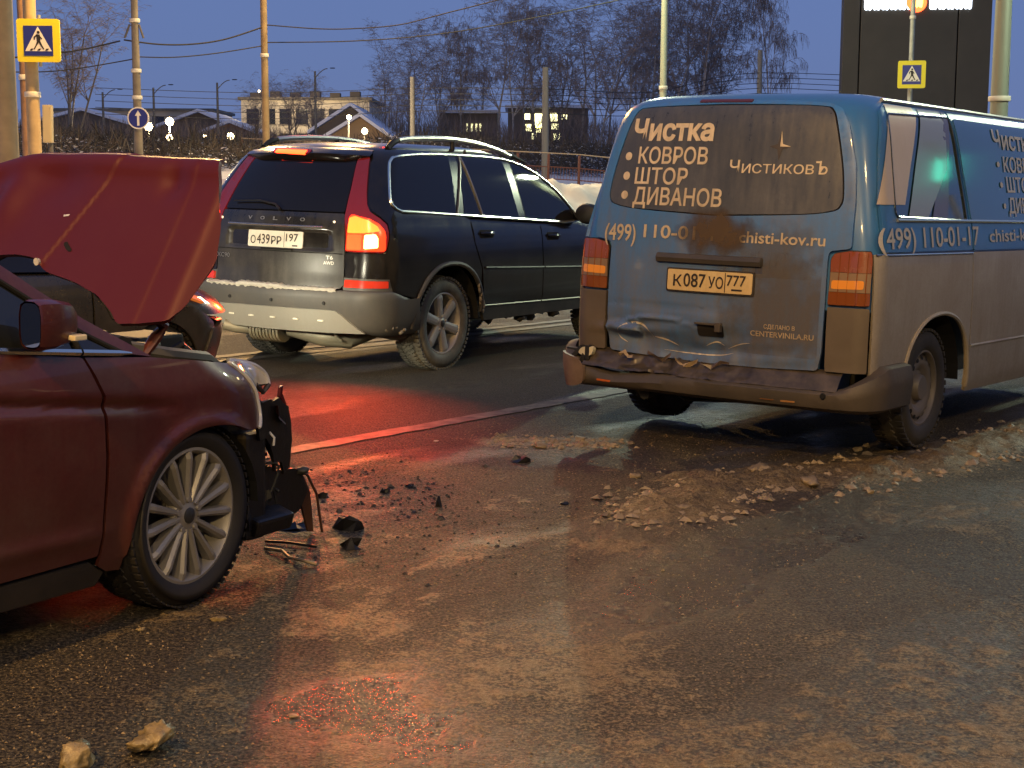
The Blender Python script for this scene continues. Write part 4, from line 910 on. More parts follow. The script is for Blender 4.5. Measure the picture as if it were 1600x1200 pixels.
ho = [(0,.255)] + hr + [(-.33,.722),(0,.722)] + [(.33,.722)] + [(-a, b) for a, b in hr[::-1]]
hd = panel('bonnet', dense(rounded(ho, .02, 3), .04), hood, M_hood, red, d=0., thick=.018, step=(.014,.014))
panel('bonnet_liner', dense(grow(ho, -.06), .08), lambda p, q, d=0.: hood(p, q, -.030 - d), M_black, hd, d=0., thick=.01, step=.08)
panel('dent_hole', catmull([(-.262,.292),(-.236,.312),(-.222,.324),(-.208,.316),(-.232,.293),(-.255,.284)], 3, True), hood, M_gap, hd, d=.002, thick=0, step=.03)
panel('paint_chip', [(-.150,.432),(-.180,.436),(-.178,.428),(-.152,.424)], hood, M_raw, hd, d=.002, thick=0, step=.03)
MB().lathe([(0,0),(.014,.0),(.012,.012),(0,.014)], 10, 'X', c=tuple(hood(-.13,.225,.01))).obj('washer_jet', M_raw, hd)
MB().tube([(-.04,-.68,.86),(.02,-.69,.93),(.05,-.70,.97),(-.02,-.70,1.01)], [.018,.022,.02,.014], 8).obj('bonnet_hinge', M_red, red, True)
# engine bay
eb = MB(); eb.box((.18,0,.62), (.75,1.25,.20)); eb.obj('engine_bay_floor', M_black, red)
MB().tube([(-.15,-.70,.90),(-.05,0,.93),(-.15,.70,.90)], .05, 8).obj('cowl', M_black, red, True)
MB().lathe([(0,.02),(.05,.03),(.09,.0),(.12,-.06),(.12,-.2)], 20, 'Z', c=(.02,-.56,.86)).obj('strut_tower', mat('bay_grey', (.05,.048,.042), .5, var=.4), red, True)
MB().box((.22,-.42,.80), (.24,.20,.22)).obj('battery', M_black, red, bev=.012); MB().box((.12,.1,.80), (.42,.5,.20)).obj('engine_cover', M_black, red, bev=.03)
MB().tube([(.10,-.60,.83),(.20,-.64,.885),(.30,-.58,.85),(.34,-.45,.82)], .016, 8).obj('hose', M_black, red, True); MB().tube([(-.1,-.63,.90),(.06,-.70,.865),(.22,-.74,.84),(.36,-.70,.78)], [.03,.03,.028,.02], 8).obj('inner_wing', MATS['bay_grey'], red, True)
MB().box((.05,-.60,.875), (.12,.10,.05), Matrix.Rotation(.5,3,'Z')).obj('fuse_box', M_black, red, bev=.008)
# headlight and the raw edge of the wing
M_lampg = mat('headlamp_lens', (.78,.66,.44), .12, spec=.8, coat=.8, var=.3, vscale=9.)  # lens colour paled to stand in for the reflection on it
hl = MB()
A = [(.262,-.815,.832),(.318,-.81,.800),(.372,-.81,.755),(.410,-.805,.705),(.425,-.79,.660)]
B = [(.36,-.72,.818),(.44,-.69,.800),(.52,-.66,.776),(.58,-.65,.742),(.60,-.65,.700)]
C = [(.45,-.64,.812),(.53,-.62,.800),(.62,-.62,.775),(.685,-.62,.735),(.695,-.63,.692)]
C2 = [(.45,-.55,.78),(.52,-.53,.76),(.60,-.53,.73),(.65,-.54,.69),(.66,-.55,.66)]
V = []; F = []
for row in (A, B, C, C2): V += catmull(row, 4)
n = len(catmull(A, 4))
for j in range(3):
    for i in range(n-1): F.append((j*n+i, j*n+i+1, (j+1)*n+i+1, (j+1)*n+i))
lampo = MB().add(V, F).obj('headlight', M_lampg, red, True)
MB().add([(a-.02, b+.05, c-.035) for a, b, c in V], F).obj('reflector_bowl', mat('bowl_chrome', (.7,.6,.42), .15, .9), lampo, True)
MB().tube([(a, b, c-.004) for a, b, c in catmull(C, 4)] , .009, 6).obj('lens_rim', M_raw, lampo, True); MB().tube([(.60,-.645,.700),(.66,-.63,.662),(.695,-.63,.69)], .010, 6).obj('lens_foot', mat('lamp_housing', (.05,.035,.03), .5), lampo, True)
for k, (a, b, c) in enumerate(((.235,-.868,.775),(.245,-.872,.735))): MB().lathe([(0,-.004),(.010,-.002),(.012,.006)], 10, 'Y', c=(a, b-.006, c)).obj('side_marker', mat('marker_%d' % k, (.8,.6,.4), .2, emis=(1,.7,.35) if k == 0 else (1,.45,.08), estr=1.5), red)
sp_ = [(.243,.836),(.30,.806),(.358,.760),(.400,.707),(.411,.645),(.399,.608),(.372,.583)]
MB().tube([rx(a, b, .006) for a, b in catmull(sp_, 4)], [.004] + [.009]*23 + [.005], 6).obj('wing_edge', M_raw, red, True)
# torn bumper: black liner sheet with holes, red skin sliver with hook, lower flaps
def sheet(name, pts, y, m, thick=.012, curve=(0,0), parent=None):
    f = lambda p, q, d=0.: (p, y + curve[0]*(p-.6) + curve[1]*math.sin(9*p+7*q) - d, q)
    return panel(name, dense(pts, .03), f, m, parent or red, d=0., thick=thick, step=.03)
M_tear = mat('torn_black_plastic', (.008,.007,.007), .45, bump=.3, bscale=18.)
sheet('torn_bumper_liner', [(.50,.662),(.527,.647),(.59,.652),(.62,.640),(.666,.648),(.704,.622),(.76,.60),(.787,.535),(.804,.456),(.789,.341),(.753,.325),(.725,.377),(.694,.389),(.667,.352),(.644,.422),(.609,.47),(.575,.5),(.520,.50),(.50,.56)], -.72, M_tear, curve=(.35,.012))
sheet('bumper_skin_sliver', [(.770,.632),(.782,.668),(.800,.672),(.795,.640),(.826,.600),(.857,.546),(.878,.439),(.863,.314),(.834,.327),(.850,.444),(.828,.540),(.800,.605)], -.665, mat('red_bumper_paint', (.12,.01,.01), .25, coat=.6, metal=.2), curve=(.25,.0))
sheet('lower_bumper_liner', [(.46,.37),(.592,.354),(.66,.372),(.715,.345),(.826,.335),(.875,.315),(.938,.22),(.90,.150),(.836,.126),(.716,.140),(.593,.145),(.46,.16)], -.69, M_tear, curve=(.2,.02))
sheet('brown_flap', [(.875,.289),(.949,.300),(1.021,.198),(1.071,.014),(1.036,.022),(.984,.123),(.945,.215),(.893,.112),(.86,.198)], -.622, mat('brown_flap_plastic', (.085,.035,.016), .5, var=.4, vscale=8., coat=.2), curve=(.15,.02))
MB().tube([(.90,-.625,.300),(.96,-.610,.285),(1.03,-.605,.19),(1.075,-.60,.018)], .006, 6).obj('flap_edge', MATS['brown_flap_plastic'], red, True)
clump(301, (.875,-.655,.318), (.026,.02,.018), MATS['bay_grey'], 'stuck_slush', red, 2)
cr = MB(); cr.box((.62,0,.45), (.10,1.10,.12), Matrix.Rotation(.12,3,'Z')); cr.obj('crash_beam', M_black, red, bev=.01)
MB().box((.52,-.66,.32), (.12,.12,.42)).obj('bumper_bracket', M_tear, red, bev=.02); MB().box((.57,-.1,.45), (.05,1.0,.45), Matrix.Rotation(-.1,3,'Y')).obj('radiator', M_black, red, bev=.01)
MB().box((.60,-.70,.17), (.22,.10,.07), Matrix.Rotation(.3,3,'X')).obj('hanging_duct', M_tear, red, bev=.015); MB().tube([(.60,-.70,.53),(.605,-.735,.50),(.60,-.735,.47)], .005, 6).obj('loose_wire', M_raw, red, True)
rj = random.Random(77)
for k in range(9):      # bent scraps of grille, bracket and wing liner packed into the broken corner
    c = np.array((rj.uniform(.50,.74), rj.uniform(-.66,-.35), rj.uniform(.22,.66))); V = []; nn = 5; a = rj.uniform(0,6.28); t = np.array((math.cos(a), math.sin(a)*.5, rj.uniform(-.8,.8))); t /= np.linalg.norm(t); b_ = np.cross(t, (rj.uniform(-1,1), 1, rj.uniform(-1,1))); b_ /= np.linalg.norm(b_)
    for i in range(nn+1):
        for j in range(3): V.append(tuple(c + t*.05*(i-nn/2) + b_*.035*(j-1) + np.array((rj.uniform(-.02,.02), rj.uniform(-.02,.02), rj.uniform(-.02,.02)))))
    F = [(i*3+j, i*3+j+1, i*3+j+4, i*3+j+3) for i in range(nn) for j in range(2)]
    MB().add(V, F).obj('crushed_scrap', (M_tear, MATS['bay_grey'], M_red)[k % 3], red, fix=False)
for k in range(5): MB().tube(catmull([(rj.uniform(.45,.6), rj.uniform(-.65,-.4), rj.uniform(.5,.75)), (rj.uniform(.55,.7), rj.uniform(-.7,-.5), rj.uniform(.4,.6)), (rj.uniform(.6,.8), rj.uniform(-.7,-.5), rj.uniform(.25,.45)), (rj.uniform(.55,.8), rj.uniform(-.7,-.5), rj.uniform(.12,.3))], 5), .005+.004*rj.random(), 6).obj('loose_cable', M_black, red, True)
for k in range(4): MB().box((.64,-.45,.30+.07*k), (.03,.42,.016), Matrix.Rotation(.1*k-.1,3,'X')).obj('grille_slat', M_tear, red, bev=.004)
# mirror
mr = MB(); V = []; prof = []
for (x, s) in ((-.735,1.),(-.72,1.06),(-.66,1.04),(-.60,.86),(-.572,.5)):
    for t in range(16):
        w = 2*math.pi*t/16; cy, cz = math.cos(w), math.sin(w); k = (abs(cy)**4 + abs(cz)**4)**-.25
        V.append((x, -.925 + .048*cy*k*s, 1.042 + .072*cz*k*s))
F = [(j*16+t, j*16+(t+1) % 16, (j+1)*16+(t+1) % 16, (j+1)*16+t) for j in range(4) for t in range(16)] + [tuple(64+t for t in range(16))]
mro = MB().add(V, F).obj('wing_mirror', M_red, red, True)
MB().add([(-.733, -.925+.043*math.cos(w)*((abs(math.cos(w))**4+abs(math.sin(w))**4)**-.25), 1.042+.066*math.sin(w)*((abs(math.cos(w))**4+abs(math.sin(w))**4)**-.25)) for w in [2*math.pi*t/24 for t in range(24)]], [tuple(range(24))]).obj('mirror_glass', mat('mirror_glass', (.5,.5,.5), .03, 1.), mro, fix=False)
MB().tube([(-.64,-.86,.985),(-.62,-.84,.965),(-.56,-.82,.955)], [.03,.025,.02], 8).obj('mirror_foot', M_black, mro, True); MB().box((-.60,-.965,1.00), (.05,.06,.018)).obj('mirror_repeater', mat('repeater_pale', (.7,.6,.4), .2, coat=.5), mro, bev=.005)
for s in (-1, 1):
    wheel(red, (0., s*.888, .322), .324, .242, .215, 'fifteen', steer=R(5), left=s > 0, spin=.1, rubber=mat('summer_tyre', (.011,.010,.010), .7, dirt=((.035,.028,.022), -.6, .3, .4, .1)), metal=mat('dusty_alloy', (.36,.335,.30), .40, .6, dirt=((.13,.11,.09), -.8, .5, .45, .2)))
    wheel(red, (-2.648, s*.888, .322), .324, .242, .215, 'fifteen', left=s > 0, rubber=MATS['summer_tyre'], metal=MATS['dusty_alloy'])
# ------------------------------------------------------------------ the dark car queueing behind the SUV and a pale car beyond
def road_car(name, label, loc, hd, paint, lamp_m, lit):
    W = [(.18,.80),(.35,.855),(.6,.88),(.8,.875),(.92,.85),(1.0,.80),(1.2,.70),(1.38,.60),(1.44,.48),(1.47,.2)]
    X = [(.18,-3.4),(.4,-3.5),(.8,-3.5),(.95,-3.4),(1.1,-3.1),(1.3,-2.7),(1.44,-2.3),(1.47,-1.9)]
    XF = [(.18,.70),(.35,.80),(.55,.84),(.68,.78),(.78,.62),(.90,.1),(.96,-.25),(1.1,-.50),(1.3,-.85),(1.44,-1.3),(1.47,-1.7)]
    t = empty(name, loc, label, 'car', R(90) - R(hd))
    loft_core('body', W, X, XF, [(.18,.25),(1.47,.25)], .05, paint, t, 0., inset=.03, lowcut=.64, lowin=.28, nose=.45)
    sh = Shell(W, XF, [(.18,.42),(.9,.40),(1.47,.3)], .12, sgn=-1, side_curve=.01, mid=.8)
    for s in (1, -1):
        f = (lambda x, z, d=0., s=s: (lambda p: (p[0], s*p[1], p[2]))(sh.side(x, z, d))); fu = (lambda u, z, d=0., s=s: sh.at(s*u, z, d))
        ar = catmull([(-.36,.20),(-.34,.32),(-.27,.49),(-.14,.60),(.0,.635),(.14,.60),(.27,.49),(.34,.32),(.345,.22)], 4)
        panel('front_wing', dense(ar + [(.42,.25),(.50,.50),(.46,.60),(.30,.70),(.10,.80),(-.30,.88),(-.50,.90),(-.50,.25)], .06), f, paint, t, d=.004, thick=.014, step=.05)
        panel('door', dense([(-.515,.90),(-1.5,.955),(-2.35,.97),(-2.4,.75),(-2.28,.55),(-2.2,.25),(-.515,.24)], .08), f, paint, t, d=.004, thick=.014, step=.08)
        panel('side_window', dense([(-.60,.945),(-1.05,1.25),(-1.35,1.36),(-2.2,1.36),(-2.75,1.0)], .08), f, M_sglass, t, d=.0, thick=.004, step=.08)
        la = panel('headlight', dense(rounded([(.50,.70),(.74,.665),(.86,.70),(.93,.76),(.86,.755),(.66,.765),(.50,.755)], .015, 3), .03), fu, lamp_m, t, d=.012, thick=.02, step=.03)
        panel('indicator', dense(rounded([(.90,.77),(.99,.80),(1.06,.82),(1.0,.76),(.93,.72)], .01, 2), .03), fu, mat('amber_indicator', (.65,.16,.03), .2, coat=.6, emis=(1,.25,.04), estr=.5), t, d=.012, thick=.02, step=.03)
        wheel(t, (0, -s*.855, .315), .315, .20, .20, 'steel', left=s < 0, rubber=M_rubber, metal=M_steel); wheel(t, (-2.6, -s*.855, .315), .315, .20, .20, 'steel', left=s < 0, rubber=M_rubber, metal=M_steel)
    bu = rounded(mirror_loop([(0,.60),(.45,.60),(.80,.60),(1.0,.56),(1.02,.45),(1.0,.26),(.5,.22),(0,.21)]), .02, 3)
    panel('front_bumper', dense(bu, .05), sh.at, paint, t, d=.02, thick=.03, step=.05)
    panel('grille', dense(rounded(mirror_loop([(0,.70),(.42,.70),(.44,.62),(0,.615)]), .01, 2), .05), sh.at, M_gap, t, d=.008, thick=.01, step=.05)
    for k in range(3): MB().tube([sh.at(u, .635+.022*k, .014) for u in np.linspace(-.40,.40,11)], .004, 5).obj('grille_slat', M_black, t, True)
    ub = MB().box((-1.3,0,.3), (4.0,1.1,.14)).obj('underbody', M_black, t)
    if lit:
        for s in (-1, 1):
            sp = bpy.data.lights.new('headlamp_beam', 'SPOT'); sp.energy = lit; sp.color = (1.,.92,.68); sp.spot_size = R(75); sp.spot_blend = .8; sp.shadow_soft_size = .06
            o = bpy.data.objects.new('headlamp_beam', sp); COL.objects.link(o); o.parent = t; o.location = (.82, s*.60, .70); o.rotation_euler = (R(86), 0, R(-90))
    return t
M_headlit = mat('lit_headlamp', (.9,.85,.7), .1, coat=.6, emis=(1.,.86,.5), estr=5.)
M_dkpaint = mat('dark_brown_paint', (.022,.018,.014), .22, coat=.7, dirt=((.09,.07,.05), -.3, 1.0, .5, .3))
road_car('queueing_car', 'dark car with headlight on behind the raised red bonnet, close behind the SUV', (-2.82,9.22,0), 34., M_dkpaint, M_headlit, 110.)
road_car('distant_car', 'pale car glimpsed between the raised red bonnet and the SUV', (-4.6,19.2,0), 215., mat('pale_car_paint', (.42,.36,.28), .3, coat=.5), mat('unlit_headlamp', (.5,.5,.45), .1, coat=.6), 0.)
# ------------------------------------------------------------------ ground: terrain, wet slushy road, markings, ice and debris
RT = np.array((math.sin(R(36.5)), math.cos(R(36.5)))); RN = np.array((-RT[1], RT[0]))      # along the road, across it (far side positive)
def terrain_z(X, Y):
    n = X*RN[0] + Y*RN[1]
    z = np.where(n < 15.8, -.06, np.where(n < 16.2, -.06 + (n-15.8)/.4*.2, np.where(n < 31, .14 + (n-16.2)*.096, 1.56 + (n-31)*.028)))
    return z
def tz(X, Y): return float(terrain_z(np.array(float(X)), np.array(float(Y))))
def grid_mesh(V, nu, nv):
    idx = np.arange(nu*nv).reshape(nu, nv); q = np.stack([idx[:-1,:-1], idx[1:,:-1], idx[1:,1:], idx[:-1,1:]], -1).reshape(-1, 4)
    me = bpy.data.meshes.new('grid'); me.vertices.add(len(V)); me.vertices.foreach_set('co', V.astype(np.float32).ravel())
    me.loops.add(q.size); me.loops.foreach_set('vertex_index', q.astype(np.int32).ravel()); me.polygons.add(len(q)); me.polygons.foreach_set('loop_start', np.arange(0, q.size, 4, dtype=np.int32))
    me.update(calc_edges=True); me.polygons.foreach_set('use_smooth', np.ones(len(q), bool)); return me
xs = np.concatenate([np.linspace(-400,-60,18), np.linspace(-55,55,120), np.linspace(60,400,18)]); ys = np.concatenate([np.linspace(-80,-5,10), np.linspace(-2,80,110), np.linspace(85,200,24), np.linspace(220,900,14)])
GX, GY = np.meshgrid(xs, ys, indexing='ij'); GZ = terrain_z(GX, GY) + np.where(GX*RN[0]+GY*RN[1] > 17, (fbm(GX*.25, GY*.25, 4, 5)-.5)*.35, 0)
M_snowf = mat('trodden_snow', (.55,.55,.56), .7, var=.25, vscale=.35, bump=.5, bscale=3.)
tag(link('ground', grid_mesh(np.stack([GX, GY, GZ], -1).reshape(-1, 3), len(xs), len(ys)), M_snowf), kind='structure')
# detailed road fan
NA, NR = 760, 600
an = np.linspace(R(-40), R(46), NA); rd = 5.0*(34./5.0)**(np.linspace(0, 1, NR)**1.0)
AN, RD = np.meshgrid(an, rd, indexing='ij'); X = RD*np.sin(AN); Y = RD*np.cos(AN) - 2.2
def seg(px, py, qx, qy, w):
    dx, dy = qx-px, qy-py; t = np.clip(((X-px)*dx + (Y-py)*dy)/(dx*dx+dy*dy), 0, 1); return np.exp(-(((X-px-t*dx)**2 + (Y-py-t*dy)**2)/w**2))
def blob(px, py, w): return np.exp(-((X-px)**2 + (Y-py)**2)/w**2)
n_ = X*RN[0] + Y*RN[1]; t_ = X*RT[0] + Y*RT[1]
base = fbm(X*.9, Y*.9, 4, 1); med = fbm(t_*2.2, n_*5., 5, 9, .6); fine = fbm(X*14, Y*14, 4, 21, .6); vf = fbm(X*45, Y*45, 3, 33, .6)
ridge = np.maximum.reduce([seg(.75,6.75,1.0,7.2,.20), seg(1.0,7.45,1.6,7.55,.22), seg(1.3,7.6,1.75,7.8,.22), seg(1.75,7.75,2.5,8.35,.24), seg(2.3,8.25,3.4,9.3,.24), seg(3.4,9.3,5.0,11.2,.28)])
patch = np.maximum.reduce([.55*seg(.25,6.1,.62,6.0,.13), .75*seg(-.1,8.46,.6,8.6,.15), .5*seg(.1,8.2,.5,8.35,.12), .55*blob(-.95,6.9,.35), .45*blob(-.75,6.35,.4), .4*seg(.9,3.3,2.4,5.0,.45), .35*seg(.2,3.2,1.3,4.6,.3)])
low = np.clip((base-.42)*3.2, 0, 1)*.45 + np.clip((med-.47)*3.5, 0, 1)*.5 + np.clip((fine-.55)*4, 0, 1)*.35
near = np.clip((9.5 - np.hypot(X, Y))/3., 0, 1)*np.clip((5.9-n_)/.4, 0, 1)
clean = np.clip(blob(.75,5.3,.55) + blob(1.6,5.9,.8) + .8*blob(-.45,4.05,.35) + .7*blob(.9,8.35,.5), 0, 1)
s = np.clip(near*low*(1 - .75*clean)*1.0 + ridge*1.15*(.45+.75*fine) + patch*(.4+.8*fine), 0, 1)
s = np.clip((s - .12)*1.25, 0, 1)
hgt = ridge**1.5*(.022*(.3 + 1.1*med) + .13*np.clip(fbm(X*7,Y*7,4,61,.6)-.47,0,1) + .05*np.clip(fine-.45,0,1)) + s*(.004 + .012*(fine-.35) + .004*(vf-.5)) + patch*.012*fine + (fine-.5)*.0016 + (vf-.5)*.0016*(1-.5*s)
edge = np.minimum(np.minimum((AN-an[0])/.05, (an[-1]-AN)/.05), np.minimum((RD-rd[0])/.3, (rd[-1]-RD)/2.)); Z = np.maximum(hgt, 0)*np.clip(edge, 0, 1) - .03*(1-np.clip(edge, 0, 1)) - .12*np.clip((n_-15.4)/.5, 0, 1)
me = grid_mesh(np.stack([X, Y, Z], -1).reshape(-1, 3), NA, NR)
wetf = np.clip((fbm(t_*.7+3, n_*1.9, 5, 51)-.50)*4, 0, .6)*(1-s); wetf = np.clip(wetf + .35*clean*(1-s) + .9*blob(-.36,4.06,.30)*(1-s), 0, 1)
def attr(me, nm, v): a = me.attributes.new(nm, 'FLOAT', 'POINT'); a.data.foreach_set('value', v.astype(np.float32).ravel())
attr(me, 'slush', s); attr(me, 'wet', wetf)
def road_material():
    m = bpy.data.materials.new('wet_slushy_asphalt'); m.use_nodes = True; nt = m.node_tree; L = nt.links; b = nt.nodes['Principled BSDF']
    a1 = nd(nt, 'ShaderNodeAttribute', attribute_name='slush'); a2 = nd(nt, 'ShaderNodeAttribute', attribute_name='wet'); tc = nd(nt, 'ShaderNodeTexCoord')
    def noise(sc, det=4.):
        n = nd(nt, 'ShaderNodeTexNoise'); n.inputs['Scale'].default_value = sc; n.inputs['Detail'].default_value = det; n.inputs['Roughness'].default_value = .65; L.new(tc.outputs['Object'], n.inputs['Vector']); return n.outputs['Fac']
    def mr(v, a, b_, c, d):
        n = nd(nt, 'ShaderNodeMapRange'); L.new(v, n.inputs[0])
        for i, q in enumerate((a, b_, c, d)): n.inputs[i+1].default_value = q
        return n.outputs[0]
    def mix(f, a, b_):
        n = nd(nt, 'ShaderNodeMix', data_type='RGBA'); L.new(f, n.inputs[0])
        for i, q in ((6, a), (7, b_)):
            if isinstance(q, tuple): n.inputs[i].default_value = (*q, 1)
            else: L.new(q, n.inputs[i])
        return n.outputs[2]
    def mth(op, a, b_):
        n = nd(nt, 'ShaderNodeMath', operation=op)
        for i, q in enumerate((a, b_)):
            if isinstance(q, (int, float)): n.inputs[i].default_value = q
            else: L.new(q, n.inputs[i])
        return n.outputs[0]
    n1 = noise(1.3); n2 = noise(75., 3.); n3 = noise(17., 6.); n4 = noise(260., 2.)
    asp = mix(mr(n2, .44, .60, 0., 1.), (.011,.009,.007), (.118,.095,.064)); asp = mix(mr(n1, .35, .65, 0., .35), asp, (.046,.036,.025))
    vo = nd(nt, 'ShaderNodeTexVoronoi'); vo.inputs['Scale'].default_value = 60.; L.new(tc.outputs['Object'], vo.inputs['Vector'])
    asp = mix(mr(vo.outputs['Distance'], .12, .24, .75, 0.), asp, (.22,.17,.11))
    slu = mix(mr(n3, .35, .65, 0., 1.), (.045,.028,.013), (.19,.13,.062)); slu = mix(mr(n2, .46, .60, 0., .85), slu, (.27,.205,.115)); slu = mix(mr(n4, .5, .62, 0., .7), slu, (.03,.02,.01))
    f = mr(mth('ADD', mth('ADD', a1.outputs['Fac'], mth('MULTIPLY', mth('SUBTRACT', n3, .5), 1.1)), mth('MULTIPLY', mth('SUBTRACT', n2, .5), .9)), .22, .55, 0., 1.)
    L.new(mix(f, asp, slu), b.inputs['Base Color'])
    rg = mr(a2.outputs['Fac'], 0., 1., .68, .15); rg = mth('ADD', rg, mr(n3, .3, .7, -.06, .10)); rg = mth('ADD', mth('MULTIPLY', rg, mth('SUBTRACT', 1., f)), mth('MULTIPLY', f, .55)); L.new(rg, b.inputs['Roughness'])
    b.inputs['Specular IOR Level'].default_value = .32
    bp1 = nd(nt, 'ShaderNodeBump'); bp1.inputs['Distance'].default_value = .016; L.new(mr(a2.outputs['Fac'], 0., 1., .9, .30), bp1.inputs['Strength']); L.new(mth('ADD', mth('MULTIPLY', n2, .7), mth('MULTIPLY', n4, .3)), bp1.inputs['Height'])
    bp2 = nd(nt, 'ShaderNodeBump'); bp2.inputs['Distance'].default_value = .035; bp2.inputs['Strength'].default_value = .6; L.new(n3, bp2.inputs['Height']); L.new(bp1.outputs[0], bp2.inputs['Normal']); L.new(bp2.outputs[0], b.inputs['Normal'])
    return m
M_road = road_material()
tag(link('road', me, M_road), kind='structure')
# coarse asphalt round it
rb = MB()
def rp(t, n): p = RT*t + RN*n; return (p[0], p[1])
rb.add([(*rp(-90,-14), -.035), (*rp(260,-14), -.035), (*rp(260,15.7), -.035), (*rp(-90,15.7), -.035)], [(0,1,2,3)])
tag(rb.obj('roadway', M_road, fix=False), kind='structure')
kb = MB(); a, b = rp(-90,15.7), rp(260,15.7); c, d = rp(260,15.9), rp(-90,15.9)
kb.add([(*a,.10),(*b,.10),(*c,.10),(*d,.10),(*a,-.06),(*b,-.06)], [(0,1,2,3),(4,5,1,0)]); tag(kb.obj('kerb', mat('grey_kerb', (.22,.21,.2), .7, var=.3), fix=False), kind='structure')
# worn painted lines, lying just over the asphalt
def line(name, n0, n1, t0, t1, m, seed):
    rr = random.Random(seed); k = int((t1-t0)/.12); V = []; F = []
    for i in range(k+1):
        t = t0 + (t1-t0)*i/k; w = rr.uniform(-.012,.012); V += [(*rp(t, n0+w), .0065), (*rp(t, n1+rr.uniform(-.012,.012)), .0065)]
    for i in range(k):
        if rr.random() > .015: F.append((2*i, 2*i+2, 2*i+3, 2*i+1))
    o = MB().add(V, F).obj(name, m, None, fix=False); tag(o, kind='structure'); return o
M_line = mat('worn_white_line', (.125,.105,.080), .6, var=.7, vscale=9., bump=.3, bscale=90.)
line('lane_line', 5.68, 5.82, 3.5, 22., M_line, 1)
line('centre_line', 8.90, 9.02, 2., 40., M_line, 2); line('centre_line', 9.16, 9.28, 2., 40., M_line, 3)
# ice chunks
M_ice = mat('dirty_ice', (.225,.17,.105), .5, var=.5, vscale=9., bump=.7, bscale=26.); M_ice2 = mat('yellow_ice', (.27,.20,.095), .30, var=.75, vscale=11., bump=.7, bscale=30.)
def hull(seed, c, s, m, name, npts=17):
    r0 = random.Random(seed); bm = bmesh.new()
    for _ in range(npts):
        v = Vector((r0.gauss(0,1), r0.gauss(0,1), r0.gauss(0,1))).normalized()*r0.uniform(.75,1.05); bm.verts.new((v.x*s[0], v.y*s[1], v.z*s[2]))
    res = bmesh.ops.convex_hull(bm, input=bm.verts[:]); bmesh.ops.delete(bm, geom=[g for g in res['geom_interior'] if isinstance(g, bmesh.types.BMVert)], context='VERTS')
    bmesh.ops.triangulate(bm, faces=bm.faces); bmesh.ops.subdivide_edges(bm, edges=bm.edges[:], cuts=4, use_grid_fill=True); bmesh.ops.smooth_vert(bm, verts=bm.verts[:], factor=.5, use_axis_x=True, use_axis_y=True, use_axis_z=True)
    for v in bm.verts:
        p = v.co/max(s)*1.6; k = (vnoise(np.array([p.x*5+seed]), np.array([p.y*5+p.z*4]), seed)[0]-.5)*.34 + (vnoise(np.array([p.x*14+p.z*9]), np.array([p.y*14-p.z*7]), seed+2)[0]-.5)*.26; v.co = v.co*(1+k)
    me = bpy.data.meshes.new('lump'); bm.to_mesh(me); bm.free(); o = link(name, me, m, None, True); o.location = c; o.rotation_euler = (0,0,r0.uniform(0,6)); return o
def chunk(seed, x, y, w, m, label, group, name='ice_chunk', flat=.62, n=3):
    r1 = random.Random(seed+1); return tag(hull(seed, (x, y, w*.20*flat), (w*.5*r1.uniform(.85,1.1), w*.40*r1.uniform(.8,1.2), w*.42*flat), m, name), label, 'ice', group)
def chunk_round(seed, x, y, w, m, label, group, name='ice_chunk', flat=.62, n=3):
    rr = random.Random(seed); o = clump(seed, (x, y, w*.22*flat), (w*.5*rr.uniform(.85,1.1), w*.38*rr.uniform(.8,1.2), w*.42*flat), m, name, None, n); return tag(o, label, 'ice', group)
IC = [(1.31,7.64,.205),(1.52,7.38,.166),(1.81,7.26,.073),(2.31,8.3,.098),(3.17,9.15,.17),(2.84,8.83,.114),(2.58,8.58,.118),(.82,6.74,.102),(.96,7.07,.082),(.65,7.54,.073),(2.66,8.35,.115),(2.02,7.61,.062),(1.09,7.66,.102),(1.41,7.53,.115),(1.75,7.74,.105),(.61,5.67,.031),(3.01,8.95,.099),(2.02,8.48,.084),(.4,8.57,.098),(.17,8.33,.095)]
special = {0: 'largest rounded ice lump in the slush ridge behind the van', 1: 'jagged glassy ice lump just right of the largest lump in the slush ridge', 2: 'small pale ice cube lying apart in front of the slush ridge', 4: 'brown ice block at the right picture edge beside the van', 9: 'small dark-footed ice lump alone on the wet asphalt left of the ridge', 15: 'tiny pale ice crumb alone on the smooth dark asphalt', 18: 'muddy slush lump on the left slush strip, right of its twin', 19: 'muddy slush lump at the left end of the left slush strip'}
for k, (x, y, w) in enumerate(IC):
    chunk(400+k, x, y, w, M_ice2 if k in (2,15,3) else M_ice, special.get(k, 'brown slush lump bedded in the ridge beside the van'), None if k in special else 'slush lumps bedded in the ridge beside the van')
NI = [(-.91,3.70,.17,'amber and yellow ice lump near the lower left corner'), (-1.10,3.585,.17,'pale yellow ice lump cut off by the bottom picture edge'), (-.98,4.87,.058,'flat tan pebble below the red car\'s front wheel'), (-1.21,4.74,.044,'small pale ice bit left of the tan pebble'), (-.59,3.98,.037,'small pale ice crumb right of the thin ice smear'), (-.43,8.45,.037,'small white shard on the road next to the lane line')]
for k, (x, y, w, lb) in enumerate(NI): chunk(440+k, x, y, w, M_ice2 if k != 5 else M_snow, lb, None, flat=.8 if k < 2 else .45, n=4 if k < 2 else 3)
